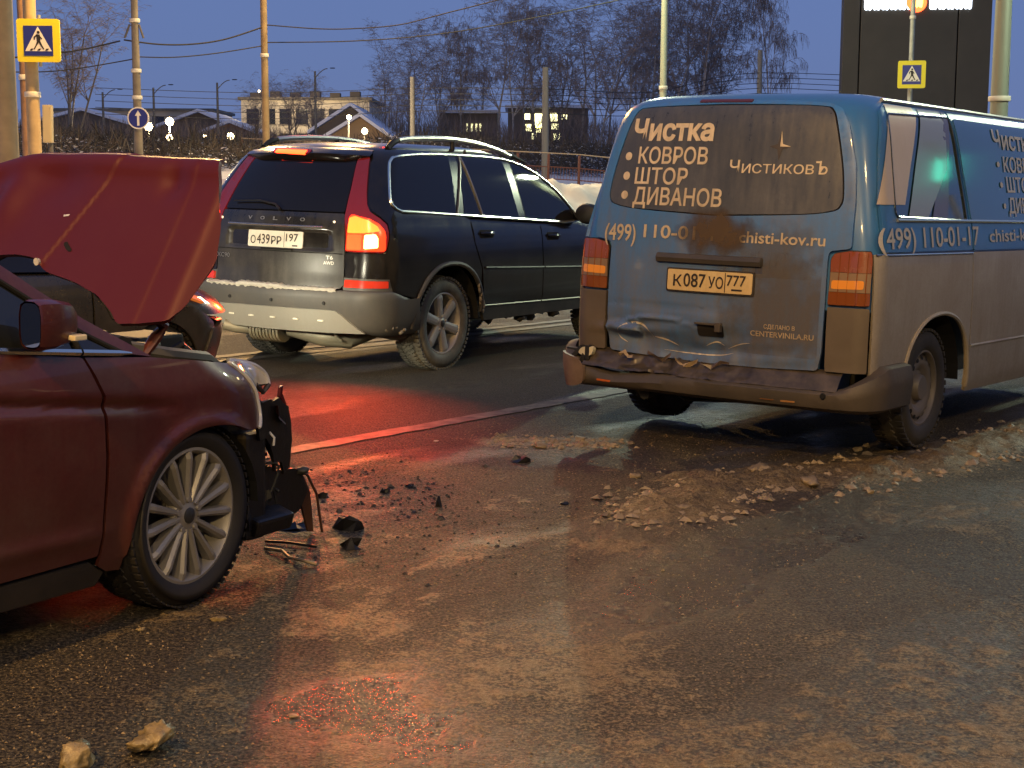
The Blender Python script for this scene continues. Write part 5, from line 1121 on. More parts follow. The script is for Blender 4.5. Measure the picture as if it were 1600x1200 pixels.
# scattered grit and crumbs nobody could count
rr = np.random.default_rng(4); gv = []; gf = []
def crumbs(N, fx, m, name, smin, smax, lab):
    V = []; F = []; c = 0
    for i in range(N):
        x, y = fx(); r_ = smin*(smax/smin)**(rr.random()**1.6); a = rr.random()*6.28; pts = []
        for k in range(5): w = a + k*1.2566 + rr.uniform(-.35,.35); q = r_*rr.uniform(.65,1.15); pts.append((x + q*math.cos(w), y + q*.8*math.sin(w), r_*rr.uniform(.0,.35)))
        w = rr.uniform(0,6.28); pts.append((x + r_*.35*math.cos(w), y + r_*.35*math.sin(w), .001 + r_*rr.uniform(.55,.85))); pts.append((x - r_*.4*math.cos(w), y - r_*.35*math.sin(w), .001 + r_*rr.uniform(.35,.75)))
        V += pts; F += [(c+k, c+(k+1) % 5, c+5 if math.cos(a+(k+.5)*1.2566-w) > 0 else c+6) for k in range(5)]
        s1 = [k for k in range(5) if (math.cos(a+(k+.5)*1.2566-w) > 0) != (math.cos(a+(k+1.5)*1.2566-w) > 0)]
        F += [(c+5, c+(k+1) % 5, c+6) for k in s1]; c += 7
    return tag(MB().add(V, F).obj(name, m, None, fix=False), lab, 'grit', kind='stuff')
def anywhere():
    while True:
        x, y = rr.uniform(-2.6,3.2), 3.2 + 6.5*rr.random()**1.5
        if -.804*x + .595*y < 5.6: return x, y
def ridgey():
    t = rr.random(); P = [(.6,6.6),(1.1,7.3),(1.7,7.7),(2.5,8.35),(3.5,9.4)]; k = min(3, int(t*4)); f = t*4-k
    return P[k][0]*(1-f)+P[k+1][0]*f + rr.normal(0,.16), P[k][1]*(1-f)+P[k+1][1]*f + rr.normal(0,.16)
def leftstrip(): return rr.uniform(-.1,.6)+rr.normal(0,.08), 8.5+rr.normal(0,.10)
def crash(): return rr.normal(-.6,.35), rr.normal(6.5,.55)
crumbs(26000, anywhere, mat('brown_grit', (.20,.145,.08), .6, var=.5, vscale=3.), 'road_grit', .0015, .006, 'brown grit and sand scattered over the wet road')
crumbs(2600, ridgey, M_ice, 'slush_crumbs', .005, .042, 'brown slush crumbs spilled along the ridge beside the van')
crumbs(520, leftstrip, M_ice, 'slush_crumbs', .006, .03, 'slush crumbs of the strip left of the van')
def clods(): return rr.normal(-.75,.28), rr.normal(7.0,.32)
crumbs(170, clods, mat('dark_road_clod', (.045,.036,.028), .6, var=.4, vscale=20.), 'slush_clods', .005, .022, 'dark slush clods between the red car and the lane line')
crumbs(650, crash, mat('broken_plastic_bits', (.02,.018,.016), .5), 'plastic_crumbs', .002, .013, 'tiny broken plastic bits strewn before the red car')
crumbs(1100, anywhere, mat('pale_salt_grit', (.26,.20,.12), .5), 'salt_crumbs', .002, .008, 'pale salt and ice crumbs scattered over the wet road')
# broken pieces of the red car
def shard(seed, x, y, w, label, name='plastic_shard', h=.4, m=None):
    r0 = random.Random(seed); V = []; k = r0.randint(5,7); top = []
    for i in range(k): a = 6.283*i/k + r0.uniform(-.3,.3); q = w*.5*r0.uniform(.55,1.1); V.append((q*math.cos(a), q*.7*math.sin(a), 0.))
    for i in range(k): a = 6.283*i/k + r0.uniform(-.3,.3); q = w*.5*r0.uniform(.25,.95); V.append((q*math.cos(a)+r0.uniform(-.1,.1)*w, q*.6*math.sin(a), w*h*r0.uniform(.25,1.)))
    F = [tuple(range(k))[::-1]] + [(i, (i+1) % k, k+(i+1) % k, k+i) for i in range(k)] + [(k+i, k+(i+1) % k, 2*k) for i in range(k)]
    V.append((0,0,w*h*r0.uniform(.3,1.)))
    o = MB().add(V, F).obj(name, m or M_tear, None); o.location = (x, y, .003); return tag(o, label, 'debris')
for k, (x, y, w, lb, h) in enumerate([(-.69,6.22,.167,'larger black plastic shard with upturned corner on the red-lit road',.38), (-.64,5.89,.116,'lumpy black plastic shard nearest the camera before the red car',.45), (-.91,6.2,.167,'flat dark plastic scraps under the red car\'s torn flap',.22), (-.33,6.72,.045,'small upright black plastic cube on the red-lit asphalt',1.1), (.06,7.88,.139,'flat dark slab in front of the left slush strip',.25), (.26,6.84,.067,'thin dark splinter left of the smooth asphalt',.2), (-.87,6.83,.073,'dark clod behind the red car\'s brown flap',.5), (-.30,6.46,.04,'tiny dark splinter below the upright plastic cube',.4), (-.60,7.0,.062,'dark clod in the slush between red car and lane line',.4), (-.49,7.14,.051,'farthest dark clod towards the lane line',.4)]):
    shard(500+k, x, y, w, lb, h=h)
tag(MB().tube([(-.98,5.83,.01),(-.90,5.76,.02),(-.86,5.68,.014),(-.80,5.62,.02),(-.74,5.60,.01)], .007, 6).obj('torn_cable', mat('cable_grey', (.16,.13,.10), .5), None, True), 'torn grey cable lying before the red car\'s front wheel', 'cable')
tag(MB().tube([(-1.0,5.95,.01),(-.90,5.92,.014),(-.78,5.88,.01)], .006, 6).obj('trim_strip', M_tear, None, True), 'straight thin trim strip lying behind the torn grey cable', 'debris')
# ------------------------------------------------------------------ background: poles, signs, pylon, fence, snow heap, buildings, trees
LEAN = (0, -.022, 0)
M_bwin2 = mat('dark_flat_window', (.02,.022,.026), .15); M_warmwin = mat('warm_flat_window', (.8,.6,.3), .4, emis=(1.,.7,.35), estr=1.2)
def at_z(x, z): return x + .022*z            # foot of a thing that leans slightly with the slope of the street
M_conc = mat('concrete_pole', (.19,.16,.12), .75, var=.3, vscale=3., bump=.3, bscale=20.); M_galv = mat('galvanised_pole', (.34,.35,.31), .5, .3, var=.2, vscale=4.)
M_dark = mat('far_dark_pole', (.10,.095,.09), .7)
def pole(name, label, x, y, h, r0, r1, m, cat='lamp post', group=None, bands=(), arm=None, head=None, base=None, hs=1.):
    z = tz(x, y) if base is None else base; t = empty(name, (x, y, z), label, cat, group=group, rot=LEAN)
    MB().tube([(0,0,-.1),(0,0,h)], [r0, r1], 14).obj('shaft', m, t, True)
    for bz in bands: MB().lathe([(r0+.012,-.05),(r0+.02,-.04),(r0+.02,.04),(r0+.012,.05)], 14, 'Z', c=(0,0,bz)).obj('clamp_band', mat('snowy_band', (.62,.58,.48), .5), t, True)
    if arm:
        pts = [(0,0,h-.4)] + [(arm[0]*k/5, arm[1]*k/5, h - .4 + .55*math.sin(math.pi/2*k/5)) for k in range(1, 6)]
        MB().tube(pts, .045*max(hs,.6), 8).obj('arm', m, t, True); ex, ey, ez = pts[-1]
        a = math.atan2(arm[1], arm[0]); o = MB().lathe([(0,-.36),(.09,-.34),(.15,-.2),(.16,.15),(.10,.34),(0,.36)], 14, 'X').obj('lamp_head', M_black, t, True); o.location = (ex + .3*math.cos(a), ey + .3*math.sin(a), ez+.03); o.rotation_euler = (0,0,a); o.scale = (hs,hs,.45*hs)
        if head:
            col, en = head
            lens = MB().lathe([(0,-.01),(.11,0),(.12,.03)], 14, 'Z').obj('lamp_lens', mat('lens_%.2f_%.2f' % (col[0], col[2]), (.9,.9,.8), .3, emis=col, estr=60.), t, True); lens.location = (ex + .3*math.cos(a), ey + .3*math.sin(a), ez-.055); lens.scale = (2,1,1)
            l = bpy.data.lights.new('street_light', 'POINT'); l.energy = en; l.color = col; l.shadow_soft_size = .18
            lo = bpy.data.objects.new('street_light', l); COL.objects.link(lo); lo.parent = t; lo.location = (ex + .3*math.cos(a), ey + .3*math.sin(a), ez-.30)
    return t
SOD = (1.,.57,.17); SOD2 = (1.,.69,.29); LED = (.86,1.,.66)
signal_mast = pole('signal_mast', 'thick sodium-lit post at the left picture edge', -6.79, 20., 6.6, .155, .13, mat('sodium_pole', (.42,.31,.16), .55, var=.2, vscale=3.), 'post')  # orange of the sodium lamps is put into this base colour
MB().tube([(0,0,6.1),(1.5,0,6.25),(5.6,0,6.3)], [.07,.06,.045], 10).obj('mast_arm', M_galv, signal_mast, True)
def signal(parent, c, lit, face):
    """three-lens signal head; face = heading the lenses look at"""
    h = MB().box((0,0,0), (.34,.22,.98)).obj('signal_head', M_black, parent, bev=.02); h.location = c; h.rotation_euler = (0,0,face)
    cols = [((1.,.05,.02),(.25,.02,.015)), ((1.,.5,.05),(.2,.12,.02)), ((.05,1.,.62),(.01,.14,.09))]
    for k, (e, b) in enumerate(cols):
        on = k == lit; o = MB().lathe([(0,-.03),(.08,-.025),(.14,0)], 24, 'Y').obj('signal_lens', mat('signal_%d_%d' % (k, on), b if not on else e, .25, emis=e if on else None, estr=(70. if k == 0 else 16.) if on else 0.), h, True); o.location = (0,-.115,.31-.31*k)
        v = MB().lathe([(.148,0),(.152,-.16),(.148,-.16)], 18, 'Y').obj('visor', M_black, h, True); v.location = (0,-.11,.31-.31*k)
    return h
signal(signal_mast, (5.42,-.05,5.75), 0, 0.)
sign_post = pole('sign_post', 'sodium-lit post carrying the left pedestrian crossing sign', at_z(-8.75,2.6), 27., 7.4, .125, .10, mat('sodium_pole2', (.40,.29,.15), .6, var=.25, vscale=3.), 'post', bands=(2.05,), arm=(2.6,-1.2), head=(SOD, 4500.))  # post colour carries the orange cast of the sodium light
pole('wooden_pole', 'rusty brown pole just left of the sign post', at_z(-9.52,2.8), 29., 6.8, .12, .11, mat('rusty_pole', (.24,.14,.08), .7, var=.35, vscale=4.), 'post', bands=(2.3,))
def crossing_sign(name, label, c, s, parent_rot=0.):
    t = empty(name, c, label, 'sign', rot=(0, -.022, parent_rot)); f = flat_map((0,0,0), (s,0,0), (0,0,s))
    M_y = mat('fluorescent_yellow', (.72,.60,.02), .45); M_b = mat('sign_blue', (.012,.022,.20), .4); M_w = mat('sign_white', (.72,.68,.60), .4); M_k = mat('sign_black', (.012,.010,.010), .5)
    panel('board', rounded([(-.5,-.5),(.5,-.5),(.5,.5),(-.5,.5)], .07), f, M_y, t, d=0., thick=.06, step=.5)
    panel('blue_field', [(-.34,-.36),(.34,-.36),(.34,.34),(-.34,.34)], f, M_b, t, d=.006, thick=.004, step=.5)
    panel('white_triangle', [(-.31,-.25),(.31,-.25),(.0,.32)], f, M_w, t, d=.010, thick=.003, step=.5)
    man = {'head': [(.01+.035*math.cos(a), .185+.035*math.sin(a)) for a in [6.283*k/14 for k in range(14)]],
           'torso': [(-.035,.14),(.045,.13),(.055,.0),(.02,-.03),(-.03,-.02)], 'arm': [(-.03,.14),(-.10,.08),(-.095,.01),(-.075,.015),(-.07,.07),(-.02,.09)], 'hand': [(.035,.12),(.10,.035),(.085,.02),(.03,.06)],
           'leg': [(-.02,-.01),(.03,-.03),(-.03,-.12),(-.085,-.21),(-.115,-.205),(-.06,-.11)], 'front_leg': [(.0,-.03),(.05,-.01),(.085,-.10),(.14,-.20),(.115,-.215),(.05,-.12)]}
    for k, p in man.items(): panel('figure_' + k, p, f, M_k, t, d=.014, thick=.002, step=.5)
    for x in (-.16,.02,.20): panel('zebra_bar', [(x-.05,-.24),(x+.01,-.24),(x+.05,-.19),(x-.01,-.19)], f, M_k, t, d=.0138, thick=.002, step=.5)
    MB().tube([(0,.10,-.6*s),(0,.10,.6*s)], .03, 8).obj('bracket', M_galv, t, True); return t
crossing_sign('pedestrian_sign', 'large pedestrian crossing sign with yellow border on the left post', (-8.55,26.78,3.785), .75, .05)
crossing_sign('pedestrian_sign', 'small pedestrian crossing sign with yellow border before the dark pylon', (11.61,44.7,4.96), .80, -.2)
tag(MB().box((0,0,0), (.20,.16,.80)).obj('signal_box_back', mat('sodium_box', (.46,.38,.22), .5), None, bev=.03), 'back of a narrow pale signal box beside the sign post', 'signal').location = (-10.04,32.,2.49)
pole('signal_stub', 'short thin post under the narrow pale signal box', -10.0, 32.1, 1.95 - tz(-10,32.1)+.2, .05, .05, M_dark, 'post')
p210 = pole('concrete_utility_pole', 'leaning concrete utility pole with round blue arrow sign', at_z(-10.2,3.5), 40., 5.25, .12, .085, M_conc, 'utility pole', bands=(3.9,2.6,1.9)); MB().tube([(0,0,5.2),(0,0,6.6)], [.06,.02], 8).obj('spike', M_dark, p210, True)
for s, dx in ((-1,-.28),(1,.22)): MB().tube([(0,0,3.7),(dx*.5,0,3.8),(dx,0,3.45)], .03, 6).obj('insulator_arm', M_dark, p210, True)
ar = empty('arrow_sign', (at_z(-10.07,2.94)-.06, 39.7, 2.94), 'round blue sign with white up arrow on the concrete utility pole', 'sign', rot=LEAN); f = flat_map((0,0,0), (1,0,0), (0,0,1))
panel('rim', [(.29*math.cos(a), .29*math.sin(a)) for a in [6.283*k/28 for k in range(28)]], f, MATS['sign_white'], ar, d=0., thick=.03, step=.5); panel('blue_disc', [(.255*math.cos(a), .255*math.sin(a)) for a in [6.283*k/28 for k in range(28)]], f, MATS['sign_blue'], ar, d=.004, thick=.002, step=.5)
panel('arrow', [(-.03,-.2),(.03,-.2),(.03,.06),(.085,.06),(0,.2),(-.085,.06),(-.03,.06)], f, MATS['sign_white'], ar, d=.008, thick=.002, step=.5)
pole('street_lamp', 'tall sodium-lit concrete post rising behind the SUV\'s roof', at_z(-7.13,4.), 42., 10., .105, .08, mat('sodium_pole3', (.27,.185,.09), .7, var=.3, vscale=3.), bands=(3.3,5.6), arm=(1.8,-1.2), head=(SOD, 4500.))  # orange sodium light is mixed into the shaft colour
pole('street_lamp', 'pale slim lamp post rising behind the van\'s roof', at_z(3.98,5.), 42., 10.2, .105, .08, mat('pale_pole', (.36,.38,.29), .5, .2), bands=(3.55,), arm=(-1.6,-1.6), head=(LED, 3000.))
pole('street_lamp', 'thick grey-green post at the right picture edge beside the dark pylon', at_z(9.55,4.2), 30., 9., .20, .13, mat('greygreen_pole', (.22,.24,.19), .55, .2), bands=(3.45,))
pole('sign_mast', 'thin steel post in front of the dark pylon', at_z(11.64,5.5), 45., 9., .075, .07, M_galv, 'post', bands=(6.4,))
pole('street_lamp', 'twin-armed lamp post out of view on the right', 15.5, 24.2, 8.6, .13, .09, M_galv, arm=(-1.1,-.6), head=(LED, 1500.)); pole('street_lamp', 'second lamp arm post out of view on the right', 16.3, 25.6, 8.6, .13, .09, M_galv, arm=(-1.1,-.6), head=(LED, 1500.))
pole('street_lamp', 'sodium lamp post standing behind the photographer', -6.2, -3.5, 8.2, .13, .09, M_conc, arm=(1.6,.8), head=(SOD, 4200.), base=0.)
pole('street_lamp', 'added sodium fill lamp post, unseen behind the photographer on the right', 9.5, -4.5, 8.6, .13, .09, M_conc, arm=(-1.6,.8), head=(SOD2, 1500.), base=0.)  # added fill lamp, gives the right-facing surfaces warm light
pole('street_lamp', 'added sodium fill lamp post, unseen down the street behind the photographer', -1.5, -14., 8.6, .13, .09, M_conc, arm=(1.2,1.2), head=(SOD2, 3800.), base=0.)  # added fill lamp out of view, warms the scene from behind
gs = pole('signal_post', 'green traffic light post out of view on the right', 13.15, 15.6, 3.1, .06, .06, M_galv, 'traffic light', base=0.); signal(gs, (-.02,-.10,3.66), 2, R(-53)).scale = (.72,.72,.72)
# apartment blocks across the street behind the photographer, closing off the low sky
M_apt = mat('apartment_wall', (.20,.18,.16), .85, var=.2, vscale=.3)
for x, y, w, d, h, rz, lb in ((46.,14.,30.,12.,17.,-.95,'apartment block out of view to the right of the street'), (34.,-26.,34.,12.,20.,-2.2,'apartment block out of view behind on the right'), (-4.,-46.,44.,12.,18.,3.14,'apartment block out of view behind the photographer'), (-44.,-14.,30.,12.,17.,1.9,'apartment block out of view behind on the left')):
    t = empty('apartment_block', (x, y, -.1), lb, 'building', rz); MB().box((0,0,h/2), (w,d,h)).obj('wall', M_apt, t); MB().box((0,0,h+.2), (w+.6,d+.6,.4)).obj('roof', M_conc, t)
    for fl in range(int(h/3)):
        for k in range(int(w/3.4)):
            o = MB().box((-w/2+2+3.4*k, 0, 1.8+3*fl), (1.5, d+.10, 1.5)).obj('window', M_bwin2 if (k*7+fl*5) % 9 else M_warmwin, t)
# overhead wires
def wire(label, pts, r_=.016):
    o = tag(MB().tube(catmull(pts, 6), r_, 5, False).obj('overhead_wire', mat('wire_dark', (.02,.02,.022), .8), None), label, 'wire'); return o
wire('upper wire dipping from the tall sodium-lit post to the right', [(-7.1,42,5.66),(-5.6,41.5,5.54),(-4.51,41,5.52),(-3.2,40,5.55),(-2.0,39,5.75),(.3,37.5,6.2),(2.2,36,6.6)])
wire('lower wire running from the tall sodium-lit post to the right', [(-7.1,42,5.18),(-4.51,41.5,5.24),(-2.02,41,5.46),(.63,40.5,5.93),(3.27,40,6.5),(5.,39.5,6.9)])
wire('frosted wire between the concrete utility pole and the tall post', [(-10.5,40,4.98),(-9.7,40.5,4.93),(-8.9,41,5.0),(-8.1,41.5,5.2),(-7.1,42,5.62)], .022)
wire('lower frosted wire left of the tall sodium-lit post', [(-10.2,40,4.55),(-9.3,40.5,4.6),(-8.3,41.3,4.8),(-7.1,42,5.1)])
wire('frosted wire left of the concrete utility pole', [(-14,39,4.3),(-12.7,39.3,4.45),(-11.6,39.6,4.65),(-10.6,40,4.95)], .022); wire('lowest frosted wire left of the concrete utility pole', [(-14,39,4.0),(-12.5,39.3,4.05),(-11.5,39.6,4.2),(-10.2,40,4.5)])
for k in range(5):
    wire('thin cable bundle strand crossing before the birches', [(-22,78,4.5+.33*k),(-13,77,4.4+.33*k),(-5.3,75,4.9+.28*k),(1.05,62,4.35+.25*k),(6,68,4.7+.25*k),(12,75,6.2+.25*k),(24,78,6.0+.3*k)], .016)['group'] = 'cable strands before the birches'
for x, y, h, lb in ((at_z(1.03,4),60.,6.07,'weathered pole standing before the lit windows'), (at_z(-5.35,5),75.,6.58,'grey pole among the left birches'), (at_z(11.9,7),75.,8.3,'grey pole beside the lone tall birch')): pole('utility_pole', lb, x, y, h - tz(x, y), .15, .12, mat('weathered_pole', (.20,.19,.17), .8), 'utility pole')
for x, z, lb in ((-21.9,6.73,'far curved lamp post left of the middle one'), (-18.07,7.12,'far curved lamp post in the middle of the left sky'), (-12.2,7.94,'far curved lamp post before the beige block'), (-24.95,6.39,'far curved lamp post beside the bare left tree')):
    pole('far_lamp_post', lb, at_z(x, 4), 90., z - tz(x, 90.) - .15, .09, .06, M_dark, arm=(.75,0), hs=.45)
M_globe = mat('lit_lamp_globe', (.9,.8,.6), .3, emis=(1.,.78,.42), estr=14.)
for x, z, lb, r_ in ((-17.27,3.65,'lit lamp right of the blue arrow sign',.20), (-16.28,3.91,'upper of two lit lamps near the snowy roof',.20), (-16.29,3.17,'lower of two lit lamps near the snowy roof',.16), (-14.64,3.27,'small lit lamp below the snowy roof',.08), (-13.44,3.3,'bright lit lamp left of the tall post',.17), (-7.92,4.32,'lit lamp above the snowy gabled house',.11), (-7.17,3.69,'white lit lamp right of the snowy gabled house',.15), (-9.26,3.35,'dim warm lamp below the snowy gable',.10)):
    t = empty('park_lamp', (x, 70., tz(x, 70.)), lb, 'lamp'); MB().tube([(0,0,0),(0,0,z-tz(x,70.)-.1)], .04, 6).obj('stem', M_dark, t); pl_ = bpy.data.lights.new('lamp_light', 'POINT'); pl_.energy = 900.*r_/.2; pl_.color = (1.,.74,.40); pl_.shadow_soft_size = r_*1.1; po_ = bpy.data.objects.new('lamp_light', pl_); COL.objects.link(po_); po_.parent = t; po_.location = (0,-r_*1.6,z-tz(x,70.)+.3)
    o = MB().lathe([(0,-r_),(r_*.7,-r_*.7),(r_,0),(r_*.7,r_*.7),(0,r_)], 14, 'Z').obj('globe', M_globe, t, True); o.location = (0,0,z-tz(x,70.))
# dark pylon with lit sign
py = empty('dark_pylon', (16.55,63.,tz(16.5,63)), 'tall dark panelled pylon with white lit sign band above the van', 'pylon', rot=(0,-.022,-.12))
M_pyl = mat('pylon_cladding', (.045,.038,.030), .55, var=.15, vscale=1.)
for x0, x1 in ((-2.98,-2.32),(-2.27,1.62),(1.67,2.98)): MB().box(((x0+x1)/2,0,5.6), (x1-x0,1.1,11.4)).obj('cladding_panel', M_pyl, py, bev=.02)
MB().box((0,.15,5.6), (5.9,.7,11.3)).obj('core', M_gap, py)
M_led = mat('white_led', (.9,.9,.95), .3, emis=(.75,.86,1.), estr=6.)
for k in range(11):
    x = -2.0 + .345*k + (.55 if k > 5 else 0); f = flat_map((x,-.58,9.0-tz(16.5,63)), (1,0,0), (0,0,1)); panel('led_glyph', rounded([(-.15,.02),(-.10,-.05),(.0,-.02),(.10,-.06),(.15,.02),(.15,.5),(-.15,.5)], .04), f, M_led, py, d=.02, thick=.04, step=.5)
f = flat_map((-.05,-.60,9.24-tz(16.5,63)), (1,0,0), (0,0,1)); panel('red_roundel', [(.40*math.cos(a), .40*math.sin(a)) for a in [6.283*k/30 for k in range(30)]], f, mat('red_led', (.8,.05,.02), .3, emis=(1.,.10,.02), estr=5.), py, d=.03, thick=.04, step=.5)
panel('roundel_mark', rounded([(-.24,-.05),(-.2,-.22),(-.04,-.16),(0,-.24),(.04,-.16),(.2,-.22),(.24,-.05),(.24,.2),(-.24,.2)], .03), f, mat('amber_led', (.9,.5,.1), .3, emis=(1.,.5,.08), estr=7.), py, d=.04, thick=.01, step=.5)
# fence and snow heap
fe = empty('roadside_fence', (0,55.,tz(2,55)), 'rust-red railing with thin bars behind the snow heap', 'fence'); M_rust = mat('rust_red_steel', (.13,.045,.030), .6); M_rail2 = mat('frosted_rail', (.40,.30,.20), .6)
br = MB(); fy = 0.
for k in range(13):
    x = 3.4 - 1.13*k; z0 = tz(x, 55) - tz(2, 55); MB().tube([(x,0,z0-.3),(x,0,z0+.98)], .055, 8).obj('post', M_rust, fe, True)
    if k < 12:
        z1 = tz(x-1.13, 55) - tz(2, 55)
        for h in (1.02,.52,.08): MB().tube([(x,0,z0+h),(x-1.13,0,z1+h)], .022, 6).obj('rail', M_rail2 if h > .9 else M_rust, fe)
        for j in range(1, 10): q = x - .113*j; br.box((q, .0, (z0+z1)/2+.30), (.016,.016,.46))
tag(br.obj('bars', M_rust, fe), kind='stuff')
U, Vv = np.meshgrid(np.linspace(-1,1,70), np.linspace(-1,1,40), indexing='ij'); rr2 = np.sqrt(np.clip(U**4 + Vv**2, 0, 1)); hx = np.clip(1-rr2, 0, 1)**.55*1.62*(1 + .16*(fbm(U*5+3, Vv*4, 4, 77)-.5)*2)
PX = 1.4 + RT[0]*U*3.2 + RN[0]*Vv*1.5; PY = 30. + RT[1]*U*3.2 + RN[1]*Vv*1.5; hp = grid_mesh(np.stack([PX, PY, hx - .02 + .0*U], -1).reshape(-1, 3), 70, 40)
tag(link('snow_heap', hp, mat('heap_snow', (.66,.62,.52), .7, var=.12, vscale=2., bump=.4, bscale=8.)), 'shovelled snow heap beyond the SUV\'s bonnet', 'snow')
# buildings
M_bwin = mat('dark_far_window', (.02,.022,.03), .2); M_lit = mat('lit_far_window', (.9,.85,.5), .4, emis=(1.,.92,.45), estr=5.); M_roofsnow = mat('roof_snow', (.72,.72,.76), .7); M_brick = mat('far_dark_wall', (.13,.105,.085), .8)
def building(name, label, x0, x1, y, ztop, depth, m, wins, roof=True, lit=()):
    zb = tz((x0+x1)/2, y) - 2.; t = empty(name, ((x0+x1)/2, y, zb), label, 'building', rot=LEAN); w = x1-x0; h = ztop - zb
    MB().box((0, depth/2, h/2), (w, depth, h)).obj('wall', m, t)
    if roof: MB().box((0, depth/2, h+.12), (w+.5, depth+.5, .26)).obj('roof', M_roofsnow if roof == 'snow' else M_conc, t)
    for k, (cx, cz, ww, hh) in enumerate(wins):
        o = MB().box((cx - (x0+x1)/2, -.0, cz - zb), (ww, .10, hh)).obj('window', M_lit if k in lit else M_bwin, t); MB().box((cx - (x0+x1)/2, -.04, cz - zb - hh/2 - .04), (ww+.15, .16, .08)).obj('sill', M_conc, o)
    return t, zb, h, w
bt, zb, hb, wb = building('beige_block', 'beige flat-roofed block with dark windows behind the tall post', -23.9, -12.8, 130., 8.1, 12., mat('beige_wall', (.62,.53,.40), .8, var=.1, vscale=1.), [(-22.9+1.42*k, z, 1.05, 1.3) for z in (6.7,4.6) for k in range(7)], lit=(7,))
for k in range(6): MB().box((-4.6+1.75*k, 2., hb+.5), (.9,.9,.7 if k % 2 else .45)).obj('roof_vent', M_brick, bt, bev=.05)
wl_ = empty('added_wall_lamp', (-22.,127.2,8.6), 'small added lamp brightening the front of the beige block', 'lamp'); MB().tube([(0,2.9,0),(0,.2,0)], .05, 6).obj('bracket', M_dark, wl_); MB().lathe([(0,-.12),(.12,0),(0,.12)], 12, 'Z').obj('globe', M_globe, wl_, True); wp_ = bpy.data.lights.new('lamp_light', 'POINT'); wp_.energy = 1600.; wp_.color = (1.,.78,.45); wp_.shadow_soft_size = .15; wo_ = bpy.data.objects.new('lamp_light', wp_); COL.objects.link(wo_); wo_.parent = wl_; wo_.location = (3.,-3.,-.4)  # lamp added to brighten the block's dark facade
building('long_low_building', 'long low beige building behind the bare left tree', -44., -28.5, 140., 7.2, 10., mat('tan_wall', (.50,.40,.28), .8), [(-43+1.9*k, 6.2, 1.1, 1.0) for k in range(8)])
def gable(name, label, x0, x1, y, zeave, zridge, m, depth=7., win=()):
    zb = tz((x0+x1)/2, y) - 2.; cx = (x0+x1)/2; t = empty(name, (cx, y, zb), label, 'house', rot=LEAN); w = (x1-x0)/2; e = zeave-zb; r_ = zridge-zb
    MB().add([(-w,0,0),(w,0,0),(w,0,e),(w*.1,0,r_),(-w,0,e),(-w,depth,0),(w,depth,0),(w,depth,e),(w*.1,depth,r_),(-w,depth,e)], [(0,1,2,3,4),(9,8,7,6,5),(0,5,6,1),(1,6,7,2),(4,9,5,0)]).obj('wall', m, t)
    for a, b in (((-w-.4,e-.25),(w*.1,r_)), ((w*.1,r_),(w+.4,e-.25))):
        MB().add([(a[0],-.6,a[1]+.02),(b[0],-.6,b[1]+.02),(b[0],depth+.5,b[1]+.02),(a[0],depth+.5,a[1]+.02),(a[0],-.6,a[1]+.24),(b[0],-.6,b[1]+.24),(b[0],depth+.5,b[1]+.24),(a[0],depth+.5,a[1]+.24)], [(3,2,1,0),(4,5,6,7),(0,1,5,4),(1,2,6,5),(2,3,7,6),(3,0,4,7)]).obj('roof', M_roofsnow, t)
    for x, z in win: MB().box((x-cx,-.05,z-zb), (.8,.12,.9)).obj('window', M_bwin, t)
    return t
gable('gabled_house', 'dark house with steep snowy gable roof above the SUV', -12.8,-8.6,95.,4.5,6.0,M_brick,9.,((-10.2,4.7),)); gable('gabled_shed', 'lower snowy-roofed shed in front of the gabled house', -11.3,-7.8,90.,4.0,5.15,mat('warm_wall', (.30,.20,.11), .8),6.)
gable('snowy_house', 'low house with broad snowy roof under the left wires', -26.6,-20.6,110.,4.9,6.0,M_brick,10.); gable('snowy_house', 'low snowy-roofed house between arrow sign and sign post', -36.5,-28.,110.,4.9,5.9,M_brick,10.); gable('snowy_shed', 'small snowy shed left of the tall sodium-lit post', -21.8,-18.6,105.,4.6,5.1,mat('warm_wall2', (.26,.15,.09), .8),6.)
building('lit_house', 'house with yellow lit windows glimpsed through the birches', -.8, 6.2, 131., 8.0, 8., M_brick, [(.9,7.25,.45,.5),(1.9,6.9,.7,1.3),(2.45,7.1,.4,.9),(3.2,7.2,.6,.7),(4.1,7.25,.5,.45),(1.0,6.3,.5,.6),(3.3,6.4,.6,.5),(1.5,5.55,.4,.55),(3.45,5.5,.55,.6),(1.85,6.2,.5,.6)], 'snow', lit=tuple(range(10)))
building('lit_shed', 'low building with a row of four lit slit windows', -6.2, -1.6, 120., 6.9, 6., M_brick, [(-3.95+.34*k, 5.75, .14, .62) for k in range(4)] + [(-.0-2.0, 5.6, .2, .4)], 'snow', lit=(0,1,2,3))
